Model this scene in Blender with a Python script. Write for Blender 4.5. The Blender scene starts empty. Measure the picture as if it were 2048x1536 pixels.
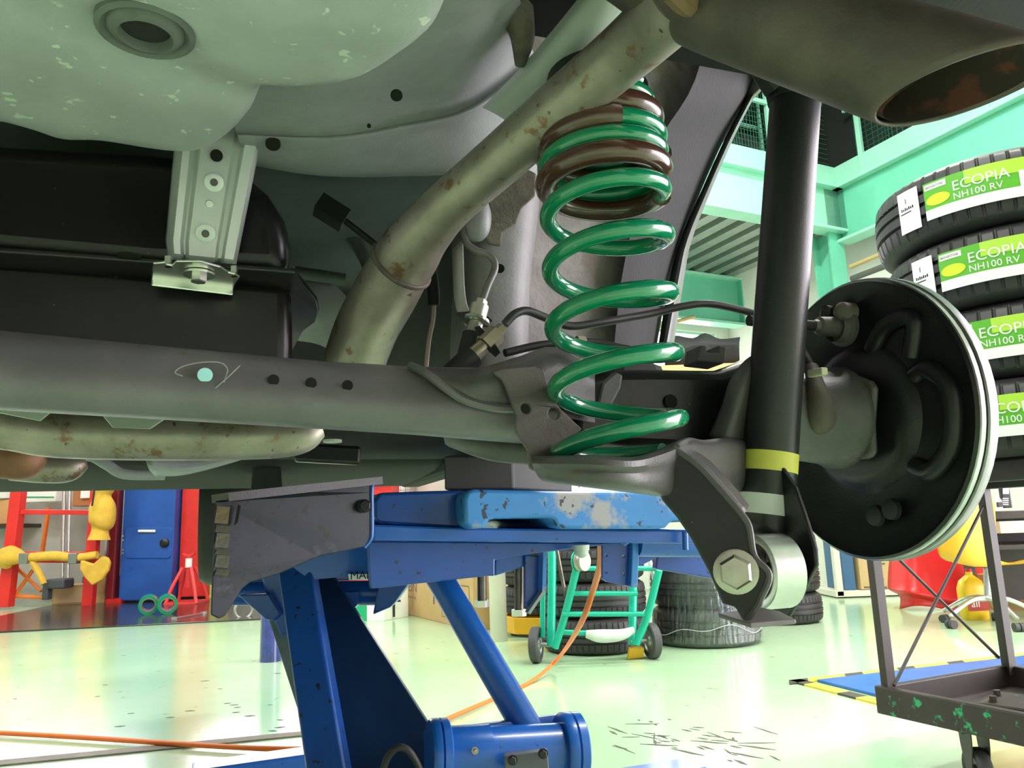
import bpy, bmesh, math, random
from mathutils import Vector, Matrix
from mathutils.geometry import tessellate_polygon
random.seed(7)
SC = bpy.context.scene
COL = SC.collection

# ------------------------------------------------------------------ camera
FPX = 1550.0                      # focal length in pixels of the 2048-wide frame
PITCH, ROLL = math.radians(10.6), math.radians(2.0)
CAM = Vector((0, 0, 0.70))
_f = Vector((0, math.cos(PITCH), math.sin(PITCH)))
_r0 = Vector((1, 0, 0)); _u0 = _r0.cross(_f)
_r = _r0*math.cos(ROLL) - _u0*math.sin(ROLL)
_u = _r0*math.sin(ROLL) + _u0*math.cos(ROLL)
cam_data = bpy.data.cameras.new('camera')
cam_data.sensor_width = 36.0
cam_data.lens = 36.0*FPX/2048.0
cam_data.clip_start = 0.01
cam = bpy.data.objects.new('camera', cam_data)
cam.matrix_world = Matrix(((_r.x, _u.x, -_f.x, CAM.x), (_r.y, _u.y, -_f.y, CAM.y), (_r.z, _u.z, -_f.z, CAM.z), (0, 0, 0, 1)))
COL.objects.link(cam)
SC.camera = cam
cam_data.dof.use_dof = False

# ------------------------------------------------------------------ light
world = bpy.data.worlds.new('sky'); SC.world = world
world.use_nodes = True
_bg = world.node_tree.nodes['Background']
_bg.inputs[0].default_value = (1.0, 0.905, 0.985, 1)
_bg.inputs[1].default_value = 3.2
SC.view_settings.view_transform = 'Standard'
SC.view_settings.look = 'None'
SC.view_settings.gamma = 1.0
SC.view_settings.use_curve_mapping = False
SC.view_settings.exposure = 1.8

# ------------------------------------------------------------------ the place's axes
YAW = math.radians(19.0)          # the car stands turned 19 degrees to the camera
CR = Vector((math.cos(YAW), math.sin(YAW), 0))     # car right
CF = Vector((-math.sin(YAW), math.cos(YAW), 0))    # car forward
UP = Vector((0, 0, 1))
_b = math.radians(64.0)
BA = Vector((math.sin(_b), math.cos(_b), 0))       # along the back wall
BB = Vector((-math.cos(_b), math.sin(_b), 0))      # into the building

def ray(px, py):
    return _f + _r*((px-1024.0)/FPX) + _u*((768.0-py)/FPX)
def P(px, py, d): return CAM + ray(px, py)*d
def PN(px, py, n, c):
    q = ray(px, py); return CAM + q*((c - CAM.dot(n))/q.dot(n))
def PF(px, py, F): return PN(px, py, CF, F)
def PR(px, py, R): return PN(px, py, CR, R)
def PZ(px, py, z): return PN(px, py, UP, z)
def PY(px, py, y): return PN(px, py, Vector((0, 1, 0)), y)
def PL(px, py): return PZ(px, py, 0.0)
def CW(R, F, z): return CR*R + CF*F + UP*z

# ------------------------------------------------------------------ materials
MATS = {}
def mat(name, col, rough=0.5, metal=0.0, var=0.0, vscale=8.0, bump=0.0, bscale=60.0, col2=None, thr=None, stain_scale=6.0, spec=0.5, coat=0.0, alpha=1.0, trans=0.0, emit=0.0, speck=None, sthr=0.68, sscale=90.0, detail=6.0, coat_rough=0.1):
    """col mixed with col2 by a noise threshold (wear, rust, dirt), brightness variation and fine bump"""
    if name in MATS: return MATS[name]
    m = bpy.data.materials.new(name); m.use_nodes = True
    nt = m.node_tree; N = nt.nodes; L = nt.links
    b = N['Principled BSDF']
    b.inputs['Base Color'].default_value = (*col, 1)
    b.inputs['Roughness'].default_value = rough
    b.inputs['Metallic'].default_value = metal
    b.inputs['Specular IOR Level'].default_value = spec
    b.inputs['Coat Weight'].default_value = coat
    b.inputs['Coat Roughness'].default_value = coat_rough
    b.inputs['Alpha'].default_value = alpha
    b.inputs['Transmission Weight'].default_value = trans
    if emit:
        b.inputs['Emission Color'].default_value = (*col, 1); b.inputs['Emission Strength'].default_value = emit
    tc = N.new('ShaderNodeTexCoord')
    cur = None
    def noise(scale, det=detail):
        n = N.new('ShaderNodeTexNoise'); n.inputs['Scale'].default_value = scale; n.inputs['Detail'].default_value = det
        n.inputs['Roughness'].default_value = 0.6
        L.new(tc.outputs['Object'], n.inputs['Vector']); return n.outputs['Fac']
    def mixc(fac, a, c):
        x = N.new('ShaderNodeMix'); x.data_type = 'RGBA'
        L.new(fac, x.inputs[0])
        if a is None: x.inputs[6].default_value = (*col, 1)
        else: L.new(a, x.inputs[6])
        x.inputs[7].default_value = (*c, 1)
        return x.outputs[2]
    def ramp(fac, lo, hi):
        r = N.new('ShaderNodeMapRange'); r.inputs[1].default_value = lo; r.inputs[2].default_value = hi
        L.new(fac, r.inputs[0]); return r.outputs[0]
    if var:
        cur = mixc(ramp(noise(vscale), 0.35, 0.7), cur, tuple(max(0, c*(1-var)) for c in col))
    if col2 is not None:
        t = 0.55 if thr is None else thr
        cur = mixc(ramp(noise(stain_scale, 9.0), t, t+0.06), cur, col2)
    if speck is not None:
        cur = mixc(ramp(noise(sscale, 2.0), sthr, sthr+0.04), cur, speck)
    if cur is not None: L.new(cur, b.inputs['Base Color'])
    if bump:
        bn = N.new('ShaderNodeBump'); bn.inputs['Strength'].default_value = bump; bn.inputs['Distance'].default_value = 0.002
        L.new(noise(bscale), bn.inputs['Height']); L.new(bn.outputs[0], b.inputs['Normal'])
    MATS[name] = m
    return m

# ------------------------------------------------------------------ object helpers
WL = {}                            # world location of every parent
def put(o, parent, loc):
    loc = Vector(loc)
    if parent is not None:
        o.parent = parent; o.location = loc - WL[parent.name]
    else:
        o.location = loc
    WL[o.name] = loc
def thing(name, label, cat, loc=(0, 0, 0), group=None):
    o = bpy.data.objects.new(name, None); COL.objects.link(o); o.empty_display_size = 0.1
    o.location = Vector(loc); WL[o.name] = Vector(loc)
    return tag(o, label, cat, group)
def tag(o, label=None, cat=None, group=None, kind=None):
    if label: o['label'] = label
    if cat: o['category'] = cat
    if group: o['group'] = group
    if kind: o['kind'] = kind
    return o
def mk(name, geo, m, parent=None, smooth=False, bevel=0, bseg=2, solid=0, sub=0, label=None, angle=40, offset=0.0):
    vs, fs = geo
    vs = [Vector(v) for v in vs]
    lo = Vector((min(v.x for v in vs), min(v.y for v in vs), min(v.z for v in vs)))
    hi = Vector((max(v.x for v in vs), max(v.y for v in vs), max(v.z for v in vs)))
    c = (lo+hi)/2; c.z = lo.z
    me = bpy.data.meshes.new(name)
    me.from_pydata([v-c for v in vs], [], fs); me.update()
    bm = bmesh.new(); bm.from_mesh(me)
    bmesh.ops.remove_doubles(bm, verts=bm.verts, dist=1e-6)
    bmesh.ops.recalc_face_normals(bm, faces=bm.faces)
    if smooth:
        for f in bm.faces: f.smooth = True
        for e in bm.edges:
            if len(e.link_faces) == 2 and e.calc_face_angle(0) > math.radians(angle): e.smooth = False
    bm.to_mesh(me); bm.free()
    me.materials.append(m)
    o = bpy.data.objects.new(name, me); COL.objects.link(o)
    put(o, parent, c)
    if solid:
        x = o.modifiers.new('thickness', 'SOLIDIFY'); x.thickness = solid; x.offset = offset
    if bevel:
        x = o.modifiers.new('edge', 'BEVEL'); x.width = bevel; x.segments = bseg; x.limit_method = 'ANGLE'; x.angle_limit = math.radians(35)
        x.harden_normals = False
    if sub:
        x = o.modifiers.new('smooth', 'SUBSURF'); x.levels = sub; x.render_levels = sub
    if label: o['label'] = label
    return o
def join(*geos):
    V, Fc = [], []
    for v, f in geos:
        n = len(V); V += list(v); Fc += [tuple(i+n for i in q) for q in f]
    return V, Fc
def dup(o, loc, parent=None, deep=True):
    """a copy of a thing (sharing mesh data) with copies of its parts"""
    c = o.copy(); COL.objects.link(c)
    put(c, parent, loc)
    if deep:
        for ch in list(o.children):
            dup(ch, Vector(loc) + ch.location, c)
    return c

# ------------------------------------------------------------------ geometry
def cr(pts, sub):
    """Catmull-Rom through points"""
    if sub <= 1 or len(pts) < 3: return [Vector(p) for p in pts]
    pts = [Vector(p) for p in pts]; out = []
    q = [pts[0]*2-pts[1]] + pts + [pts[-1]*2-pts[-2]]
    for i in range(1, len(q)-2):
        a, b, c, d = q[i-1:i+3]
        for k in range(sub):
            t = k/sub
            out.append(0.5*((2*b) + (c-a)*t + (2*a-5*b+4*c-d)*t*t + (3*b-a-3*c+d)*t**3))
    out.append(pts[-1]); return out
def perp(ax, hint=None):
    ax = ax.normalized()
    h = hint if hint is not None else (UP if abs(ax.z) < 0.9 else Vector((1, 0, 0)))
    u = (h - ax*h.dot(ax)).normalized(); return u, ax.cross(u)
def tube(pts, rad, seg=12, sub=6, caps=True, inner=0.0, shear=None):
    if isinstance(rad, (list, tuple)):
        rr = [v[0] for v in cr([Vector((r, 0, 0)) for r in rad], sub)]
    else: rr = None
    c = cr(pts, sub); n = len(c)
    if rr is None: rr = [rad]*n
    V, Fc = [], []; u = None
    for i, p in enumerate(c):
        t = (c[min(i+1, n-1)] - c[max(i-1, 0)]).normalized()
        if u is None: u, _ = perp(t)
        else:
            u = u - t*u.dot(t); u.normalize()
        w = t.cross(u)
        for k in range(seg):
            a = 2*math.pi*k/seg
            q = (u*math.cos(a) + w*math.sin(a))*rr[i]
            if shear: q = q + t*(q.dot(shear)*(i/(n-1))**1.5)
            V.append(p+q)
    for i in range(n-1):
        for k in range(seg):
            k2 = (k+1) % seg
            Fc.append((i*seg+k, i*seg+k2, (i+1)*seg+k2, (i+1)*seg+k))
    if caps:
        Fc.append(tuple(range(seg))[::-1]); Fc.append(tuple((n-1)*seg+k for k in range(seg)))
    return V, Fc
def rod(a, b, r, seg=12, r2=None):
    return tube([a, b], [r, r if r2 is None else r2], seg, 1)
def bar(a, b, w, h, hint=None):
    """rectangular bar from a to b; h along hint, w across"""
    a, b = Vector(a), Vector(b); t = (b-a).normalized(); u, v = perp(t, hint)
    V = []
    for p in (a, b):
        for s, q in ((-1, -1), (1, -1), (1, 1), (-1, 1)):
            V.append(p + v*(s*w/2) + u*(q*h/2))
    return V, [(0, 1, 2, 3), (7, 6, 5, 4), (0, 4, 5, 1), (1, 5, 6, 2), (2, 6, 7, 3), (3, 7, 4, 0)]
def box(c, sx, sy, sz, ax=Vector((1, 0, 0)), ay=None):
    """box standing on its base centre c"""
    ax = ax.normalized(); ay = UP.cross(ax) if ay is None else ay.normalized(); c = Vector(c)
    V = [c + ax*(i*sx/2) + ay*(j*sy/2) + UP*(k*sz) for k in (0, 1) for i, j in ((-1, -1), (1, -1), (1, 1), (-1, 1))]
    return V, [(3, 2, 1, 0), (4, 5, 6, 7), (0, 1, 5, 4), (1, 2, 6, 5), (2, 3, 7, 6), (3, 0, 4, 7)]
def pbox(x0, y0, x1, y1, Y, depth):
    """upright box whose front fills a picture rectangle at distance Y"""
    a = PY((x0+x1)/2, y1, Y); b = PY((x0+x1)/2, y0, Y)
    w = (PY(x1, (y0+y1)/2, Y) - PY(x0, (y0+y1)/2, Y)).x
    return box(Vector((a.x+(b.x-a.x)*.5, Y+depth/2, a.z)), w, depth, b.z-a.z)
def pboxf(x0, y0, x1, Y, depth):
    """box standing on the floor, front spanning x0..x1 with its top at row y0"""
    a = PY(x0, 1150, Y); b = PY(x1, 1150, Y); z = PY((x0+x1)/2, y0, Y).z
    return box(Vector(((a.x+b.x)/2, Y+depth/2, 0)), b.x-a.x, depth, z)
def plate(outline, tv, holes=(), rnd=0):
    """flat plate of any outline, with through holes, thickness vector tv"""
    out = [Vector(p) for p in outline]
    loops = [out] + [[Vector(p) for p in h] for h in holes]
    tris = tessellate_polygon(loops)
    flat = [p for l in loops for p in l]; n = len(flat); tv = Vector(tv)
    V = flat + [p+tv for p in flat]
    Fc = [tuple(t) for t in tris] + [tuple(i+n for i in reversed(t)) for t in tris]
    s = 0
    for l in loops:
        for i in range(len(l)):
            j = (i+1) % len(l); Fc.append((s+i, s+j, s+j+n, s+i+n))
        s += len(l)
    return V, Fc
def prism(outline, tv):
    out = [Vector(p) for p in outline]; n = len(out); tv = Vector(tv)
    return out + [p+tv for p in out], [tuple(range(n))[::-1], tuple(range(n, 2*n))] + [(i, (i+1) % n, (i+1) % n+n, i+n) for i in range(n)]
def circ(c, r, ax, n=14, ry=None, hint=None):
    u, v = perp(Vector(ax), hint); ry = r if ry is None else ry
    return [Vector(c) + u*(math.cos(2*math.pi*k/n)*r) + v*(math.sin(2*math.pi*k/n)*ry) for k in range(n)]
def lathe(prof, o, ax, seg=32, closed=False):
    """prof: (height along ax, radius)"""
    o = Vector(o); ax = Vector(ax).normalized(); u, v = perp(ax); V, Fc = [], []
    for h, r in prof:
        for k in range(seg):
            a = 2*math.pi*k/seg
            V.append(o + ax*h + (u*math.cos(a)+v*math.sin(a))*max(r, 1e-5))
    n = len(prof)
    for i in range(n if closed else n-1):
        j = (i+1) % n
        for k in range(seg):
            k2 = (k+1) % seg; Fc.append((i*seg+k, i*seg+k2, j*seg+k2, j*seg+k))
    return V, Fc
def loft(rows, nu=1, nv=1, closed=False):
    """surface through rows of points, resampled smoothly"""
    rows = [cr(r, nu) for r in rows]
    m = len(rows[0])
    cols = [cr([r[i] for r in rows], nv) for i in range(m)]
    n = len(cols[0]); V = [cols[i][j] for j in range(n) for i in range(m)]; Fc = []
    for j in range(n-1):
        for i in range(m-(0 if closed else 1)):
            i2 = (i+1) % m
            Fc.append((j*m+i, j*m+i2, (j+1)*m+i2, (j+1)*m+i))
    return V, Fc
def bolt(c, ax, r, h, washer=1.5):
    ax = Vector(ax).normalized(); c = Vector(c)
    return join(lathe([(0, 0), (0, r*washer), (h*.25, r*washer), (h*.25, 0)], c, ax, 20),
                lathe([(h*.2, 0), (h*.2, r), (h*.9, r), (h, r*.85), (h, 0)], c, ax, 6))
def textgeo(s, size, place, extr=0.0):
    """letters as a mesh; place(x, y) gives the world point"""
    cu = bpy.data.curves.new('t', 'FONT'); cu.body = s; cu.size = size; cu.align_x = 'LEFT'; cu.resolution_u = 3
    o = bpy.data.objects.new('t', cu); COL.objects.link(o)
    dg = bpy.context.evaluated_depsgraph_get(); me = bpy.data.meshes.new_from_object(o.evaluated_get(dg))
    V = [place(v.co.x, v.co.y) for v in me.vertices]; Fc = [tuple(p.vertices) for p in me.polygons]
    bpy.data.objects.remove(o); bpy.data.curves.remove(cu); bpy.data.meshes.remove(me)
    return V, Fc
def flat(o, ux, uy):
    o, ux, uy = Vector(o), Vector(ux).normalized(), Vector(uy).normalized()
    return lambda x, y: o + ux*x + uy*y
def pf(pts, F): return [PF(x, y, F) for x, y in pts]
def pr(pts, R): return [PR(x, y, R) for x, y in pts]
def pyy(pts, Y): return [PY(x, y, Y) for x, y in pts]

# ================================================================== THE ROOM
M_floor = bpy.data.materials.new('green_epoxy_floor'); M_floor.use_nodes = True
def _floor():
    nt = M_floor.node_tree; N = nt.nodes; L = nt.links; b = N['Principled BSDF']
    tc = N.new('ShaderNodeTexCoord')
    n = N.new('ShaderNodeTexNoise'); n.inputs['Scale'].default_value = 0.9; n.inputs['Detail'].default_value = 4
    L.new(tc.outputs['Object'], n.inputs['Vector'])
    mr = N.new('ShaderNodeMapRange'); mr.inputs[1].default_value = .35; mr.inputs[2].default_value = .7; L.new(n.outputs['Fac'], mr.inputs[0])
    mx = N.new('ShaderNodeMix'); mx.data_type = 'RGBA'; L.new(mr.outputs[0], mx.inputs[0])
    mx.inputs[6].default_value = (0.39, 0.61, 0.36, 1); mx.inputs[7].default_value = (0.49, 0.63, 0.43, 1)
    n2 = N.new('ShaderNodeTexNoise'); n2.inputs['Scale'].default_value = 14; n2.inputs['Detail'].default_value = 8
    L.new(tc.outputs['Object'], n2.inputs['Vector'])
    m2 = N.new('ShaderNodeMapRange'); m2.inputs[1].default_value = .68; m2.inputs[2].default_value = .74; L.new(n2.outputs['Fac'], m2.inputs[0])
    mx2 = N.new('ShaderNodeMix'); mx2.data_type = 'RGBA'; L.new(m2.outputs[0], mx2.inputs[0]); L.new(mx.outputs[2], mx2.inputs[6])
    mx2.inputs[7].default_value = (0.30, 0.40, 0.22, 1)
    L.new(mx2.outputs[2], b.inputs['Base Color'])
    r = N.new('ShaderNodeMapRange'); r.inputs[3].default_value = .08; r.inputs[4].default_value = .2; L.new(n.outputs['Fac'], r.inputs[0])
    L.new(r.outputs[0], b.inputs['Roughness'])
    b.inputs['Specular IOR Level'].default_value = 0.55
_floor()
def BW(a, b, z): return BA*a + BB*b + UP*z
floor = mk('floor', plate([BW(-12.2, -9, -.1), BW(14, -9, -.1), BW(14, 12.2, -.1), BW(-12.2, 12.2, -.1)], UP*.1), M_floor)
tag(floor, 'pale green glossy epoxy workshop floor', kind='structure')
M_wallgrey = mat('grey_block_wall', (.52, .50, .46), .8, var=.15, vscale=2, bump=.2)
M_wallwhite = mat('white_painted_wall', (.86, .84, .78), .7, var=.06, vscale=2)
M_teal = mat('mint_green_steel', (.16, .56, .40), .38, var=.12, vscale=3)
M_teal2 = mat('pale_mint_steel', (.36, .74, .58), .38, var=.1, vscale=3)
def wall(name, a0, b0, a1, b1, h, m, label, wins=()):
    q = (BW(a1, b1, 0) - BW(a0, b0, 0)).normalized(); n = UP.cross(q); o_ = BW(a0, b0, 0)
    holes = [[o_+q*u0+UP*z0, o_+q*u1+UP*z0, o_+q*u1+UP*z1, o_+q*u0+UP*z1] for u0, u1, z0, z1 in wins]
    o = mk(name, plate([BW(a0, b0, 0), BW(a1, b1, 0), BW(a1, b1, h), BW(a0, b0, h)], n*.12, holes), m)
    tag(o, label, kind='structure')
    for i, (u0, u1, z0, z1) in enumerate(wins):
        c = lambda u, z: o_+q*u+UP*z+n*.06
        fr_ = join(bar(c(u0, z0), c(u1, z0), .06, .06, UP), bar(c(u0, z1), c(u1, z1), .06, .06, UP), bar(c(u0, z0), c(u0, z1), .06, .06), bar(c(u1, z0), c(u1, z1), .06, .06))
        w = mk('window_%d' % (len([x for x in bpy.data.objects if x.name.startswith('window_')])+1), fr_, M_winframe)
        tag(w, 'daylight window of ' + label, kind='structure')
        k = max(1, int((u1-u0)/1.1))
        for j in range(1, k): mk('mullion', bar(c(u0+(u1-u0)*j/k, z0), c(u0+(u1-u0)*j/k, z1), .04, .05), M_winframe, w)
        for j in range(k):
            ua, ub = u0+(u1-u0)*j/k+.02, u0+(u1-u0)*(j+1)/k-.02
            mk('pane', prism([c(ua, z0), c(ub, z0), c(ub, z1), c(ua, z1)], n*.004), M_glass, w)
    return o
M_winframe = mat('window_frame_mint', (.45, .72, .60), .5)
M_glass = bpy.data.materials.new('window_glass'); M_glass.use_nodes = True
def _glass():
    nt = M_glass.node_tree; N = nt.nodes; b = N['Principled BSDF']; N.remove(b)
    t = N.new('ShaderNodeBsdfTransparent'); t.inputs[0].default_value = (.93, .96, .95, 1)
    g = N.new('ShaderNodeBsdfGlossy'); g.inputs['Roughness'].default_value = .05
    x = N.new('ShaderNodeMixShader'); x.inputs[0].default_value = .06
    nt.links.new(t.outputs[0], x.inputs[1]); nt.links.new(g.outputs[0], x.inputs[2]); nt.links.new(x.outputs[0], N['Material Output'].inputs[0])
_glass()
wall('wall_back', -12, 11.7, 3.0, 11.7, 6, M_wallgrey, 'grey concrete block wall at the far left', [(4.5, 8.0, 1.9, 3.4), (9.0, 12.3, 1.9, 3.4), (12.8, 14.7, 1.9, 3.4)])
wall('wall_partition', 3.0, 7.3, 6.6, 7.3, 6, M_wallwhite, 'bright white wall under the mezzanine', [(.3, 1.7, 1.75, 3.0), (2.0, 3.4, 1.75, 3.0)])
wall('wall_return', 3.0, 11.7, 3.0, 7.3, 6, M_wallwhite, 'white return wall behind the lift')
wall('wall_right', 6.6, 7.3, 6.6, 2.2, 6, M_wallwhite, 'pale cream wall behind the chair and desk')
wall('wall_left', -12, -5, -12, 11.7, 6, M_wallgrey, 'grey wall on the far left side')
wall('wall_front', 6.6, -5, -12, -5, 6, M_wallgrey, 'unseen grey wall added behind the camera to cut light')  # out of view, added to reduce the light from behind
wall('wall_lintel', 6.6, 2.2, 6.6, -5, 1.6, M_wallwhite, 'pale lintel above the open shutter')
bpy.data.objects['wall_lintel'].location.z += 4.4
ceil_ = mk('ceiling', plate([BW(-12.1, -5.1, 6), BW(6.8, -5.1, 6), BW(6.8, 12, 6), BW(-12.1, 12, 6)], UP*.15), mat('ceiling_sheet', (.6, .62, .58), .8))
tag(ceil_, 'corrugated workshop ceiling', kind='structure')
# green wainscot band along the back wall foot
tag(mk('trim_1', box(BW(-6, 11.62, 0), 8, .04, .55, BA), mat('wainscot_green', (.25, .42, .10), .6), None), 'green painted band along the foot of the back wall', kind='structure')
# unseen ceiling lamps, added to help light the room
M_lamp = mat('lamp_white', (.8, .8, .8), .5)
for i, (a, b) in enumerate([(-4.5, 0.5), (-1.0, 0.5), (2.5, 0.5), (-4.5, 6.0), (-1.0, 6.0), (3.6, 3.2)]):
    t = thing('added_ceiling_lamp', 'added unseen fluorescent lamp under the ceiling, %s' % ('front left', 'front middle', 'front right', 'back left', 'back middle', 'nearest the mezzanine')[i], 'lamp', BW(a, b, 5.5), 'added unseen lamps under the ceiling')
    mk('housing', box(BW(a, b, 5.55), 1.6, .22, .08, BA), M_lamp, t, bevel=.01)
    mk('tube', rod(BW(a, b, 5.52)-BA*.75, BW(a, b, 5.52)+BA*.75, .018, 10), mat('lamp_glow', (1, 1, .97), .5, emit=6), t)
    for s in (-1, 1): mk('hanger', rod(BW(a, b, 5.6)+BA*.6*s, BW(a, b, 6.0)+BA*.6*s, .006, 6), M_lamp, t)
    ld = bpy.data.lights.new('added_lamp_light', 'AREA'); ld.shape = 'RECTANGLE'; ld.size = 1.5; ld.size_y = .15; ld.energy = 60; ld.color = (1, .98, .93)
    lo = bpy.data.objects.new('added_lamp_light', ld); COL.objects.link(lo); lo.parent = t; lo.location = (0, 0, -.02); 
    lo.rotation_euler = (0, 0, math.atan2(BA.y, BA.x))
# dark rubber floor mat at the left
M_mat = mat('black_glossy_sheet', (.035, .033, .03), .16, var=.3, spec=.6)
_ma, _mb = PL(-200, 1276), PL(520, 1240)
_q = (_mb-_ma).normalized(); _n = UP.cross(_q)
tag(mk('trim_2', plate([_ma, _mb+_q*1.2, _mb+_q*1.2+_n*3.4, _ma+_n*3.4], UP*.012), M_mat, bevel=.003), 'glossy black floor strip in front of the blue locker', kind='structure')
# floor seam strip at lower left
tag(mk('trim_3', plate([PL(-100, 1533), PL(640, 1462), PL(640, 1470), PL(-100, 1543)], UP*.006), mat('seam_grey', (.22, .19, .15), .6, var=.4), bevel=.002), 'worn metal seam strip across the floor', kind='structure')
# chipped marks in the floor paint
V, Fc = [], []
for i in range(60):
    px = random.gauss(1370, 95); py = 1475 + (px-1370)*.16 + random.gauss(0, 22)
    if not (1195 < px < 1560 and 1430 < py < 1532): continue
    a = PL(px, py); L_ = random.choice([.01, .02, .03, .06]); W_ = random.uniform(.003, .008)
    ang = random.gauss(-.75, .45); d = Vector((math.cos(ang), math.sin(ang), 0)); e = Vector((-d.y, d.x, 0))
    g = prism([a-d*L_, a-d*L_*.2+e*W_, a+d*L_, a+d*L_*.3-e*W_], UP*.0012)
    V, Fc = join((V, Fc), g)
for px, py in [(440, 1378), (455, 1407), (468, 1410), (475, 1415), (472, 1425), (340, 1435), (262, 1427), (380, 1422), (240, 1453), (195, 1393), (500, 1432), (540, 1410), (560, 1440), (30, 1398), (210, 1370), (560, 1455), (545, 1462), (490, 1478), (410, 1362), (555, 1347)]:
    a = PL(px, py); ang = random.uniform(-.4, .4); d = Vector((math.cos(ang), math.sin(ang), 0)); e = Vector((-d.y, d.x, 0)); L_ = random.uniform(.008, .022)
    V, Fc = join((V, Fc), prism([a-d*L_, a+e*L_*.5, a+d*L_, a-e*L_*.4], UP*.0012))
so = mk('paint_chip', (V, Fc), mat('chip_dark', (.10, .11, .08), .8), floor); so['kind'] = 'stuff'

# ================================================================== THE CAR
car = thing('car', 'lifted car seen from under its rear axle, with pale grey underbody', 'car', CW(-.2, 1.6, 0))
M_under = mat('underbody_paint', (.43, .445, .445), .40, var=.22, vscale=14, bump=.15, bscale=500, speck=(.60, .64, .54), sthr=.655, sscale=85)
M_under2 = mat('underbody_grey', (.34, .35, .355), .5, var=.28, vscale=16, bump=.15, bscale=500, speck=(.46, .46, .44), sthr=.74, sscale=200)
M_railm = mat('rail_grey', (.24, .24, .235), .5, var=.35, vscale=18, bump=.2, bscale=400)
M_silver = mat('silver_bracket', (.66, .68, .67), .35, metal=.35, var=.08, vscale=30)
M_zinc = mat('zinc_plate', (.75, .75, .70), .25, metal=.9, var=.1, vscale=40)
M_tank = mat('black_tank', (.011, .009, .010), .30, var=.35, vscale=20, speck=(.16, .16, .16), sthr=.76, sscale=170)
M_beam = mat('axle_paint', (.165, .155, .16), .38, var=.25, vscale=22, bump=.15, bscale=700, col2=(.10, .08, .068), thr=.64, stain_scale=34, speck=(.3, .29, .28), sthr=.77, sscale=300)
M_arm = mat('arm_paint', (.105, .098, .10), .38, var=.35, vscale=28, bump=.2, bscale=500, col2=(.10, .08, .068), thr=.62, stain_scale=34, speck=(.30, .29, .28), sthr=.75, sscale=330)
M_blackpaint = mat('black_chassis_paint', (.013, .013, .014), .34, var=.35, vscale=25, bump=.12, bscale=400, speck=(.15, .14, .13), sthr=.75, sscale=330)
M_underseal = mat('black_underseal', (.010, .010, .010), .85, var=.3, vscale=12, bump=.3, bscale=200)
M_dark = mat('hole_shade_and_ink', (.004, .004, .004), .9)  # near black for lettering and for the shade painted in openings
M_floorpan = mat('floor_pan', (.085, .095, .09), .6, var=.35, vscale=9, bump=.15, bscale=200)
M_exh = mat('exhaust_steel', (.42, .365, .315), .40, metal=.6, var=.4, vscale=22, bump=.1, bscale=400, col2=(.24, .13, .08), thr=.585, stain_scale=45, speck=(.16, .10, .07), sthr=.70, sscale=110)
M_exh2 = mat('exhaust_dull', (.165, .13, .115), .6, metal=.45, var=.45, vscale=24, bump=.2, bscale=300, col2=(.12, .10, .09), thr=.58, stain_scale=28)
M_spring = mat('spring_green', (.0, .235, .105), .2, coat=1.0, coat_rough=.04)
M_sleeve = mat('brown_sleeve', (.085, .032, .02), .22, var=.15, vscale=40, coat=.8)
M_shock = mat('shock_black', (.018, .018, .019), .38, speck=(.55, .55, .55), sthr=.785, sscale=380, bump=.1, bscale=600)
M_rubber = mat('rubber', (.02, .02, .02), .6, var=.2, vscale=40)
M_alu = mat('bright_metal', (.72, .72, .72), .3, metal=.9, var=.15, vscale=40)
M_boltm = mat('bolt_metal', (.55, .52, .45), .3, metal=.9, var=.3, vscale=60)
M_dust = mat('dusty_arch', (.34, .31, .30), .8, var=.45, vscale=26, bump=.6, bscale=180, col2=(.24, .20, .175), thr=.55, stain_scale=24)
M_seal = mat('sealant', (.20, .175, .14), .9, var=.5, vscale=60, bump=1.0, bscale=220)

def hole_shade(c, r, ax, parent, ry=None):
    """flat dark disc on the surface, standing in for the shade in a punched opening"""
    ax = Vector(ax).normalized(); c = Vector(c)
    return mk('hole_shade', lathe([(-.001, r), (.0005, r), (.0005, 0)], c, ax, 16), M_dark, parent, smooth=True)  # the disc's dark colour paints the shade inside

# ---- spare wheel well: a pressed tub seen from below
ZT = .955
out = [(905, 0), (870, 62), (800, 132), (705, 188), (620, 204), (535, 207), (500, 245), (455, 290), (400, 320), (330, 322), (200, 303), (120, 300), (60, 282), (0, 266), (-120, 240), (-320, 120), (-480, -100), (-400, -420), (100, -700), (620, -520), (880, -220)]
ring = [PZ(x, y, ZT) for x, y in out]
ring = cr(ring + [ring[0]], 5)[:-1]
cen = PZ(300, -140, ZT)
crease = cr([PZ(x, y, ZT) for x, y in [(-200, -30), (0, 20), (200, 62), (330, 130), (450, 182), (545, 207), (700, 206)]], 6)
crease2 = cr([PZ(x, y, ZT) for x, y in [(-100, -120), (250, -60), (480, 20), (650, 40), (860, 66)]], 6)
def tubz(p):
    d = min((p-q).length for q in crease); d2 = min((p-q).length for q in crease2)
    return ZT + .007*math.exp(-(d/.016)**2) - .004*math.exp(-(d2/.02)**2)
rows = []
for t in [.03, .1, .2, .3, .38, .46, .54, .60, .66, .72, .78, .83, .88, .92, .95, .975, .99]:
    row = []
    for p in ring:
        q = cen.lerp(p, t); q.z = tubz(q) + .010*max(0, (t-.9)/.1)**2; row.append(q)
    rows.append(row)
for t, dz in [(1.0, .016), (1.004, .03), (1.004, .06)]:
    rows.append([Vector(((cen.lerp(p, t)).x, (cen.lerp(p, t)).y, ZT+dz)) for p in ring])
well = mk('spare_wheel_well', loft([r + [r[0]] for r in rows]), M_under, car, smooth=True, label='pale grey green pressed spare wheel well', angle=80)
gc = PZ(292, 57, ZT); 
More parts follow.
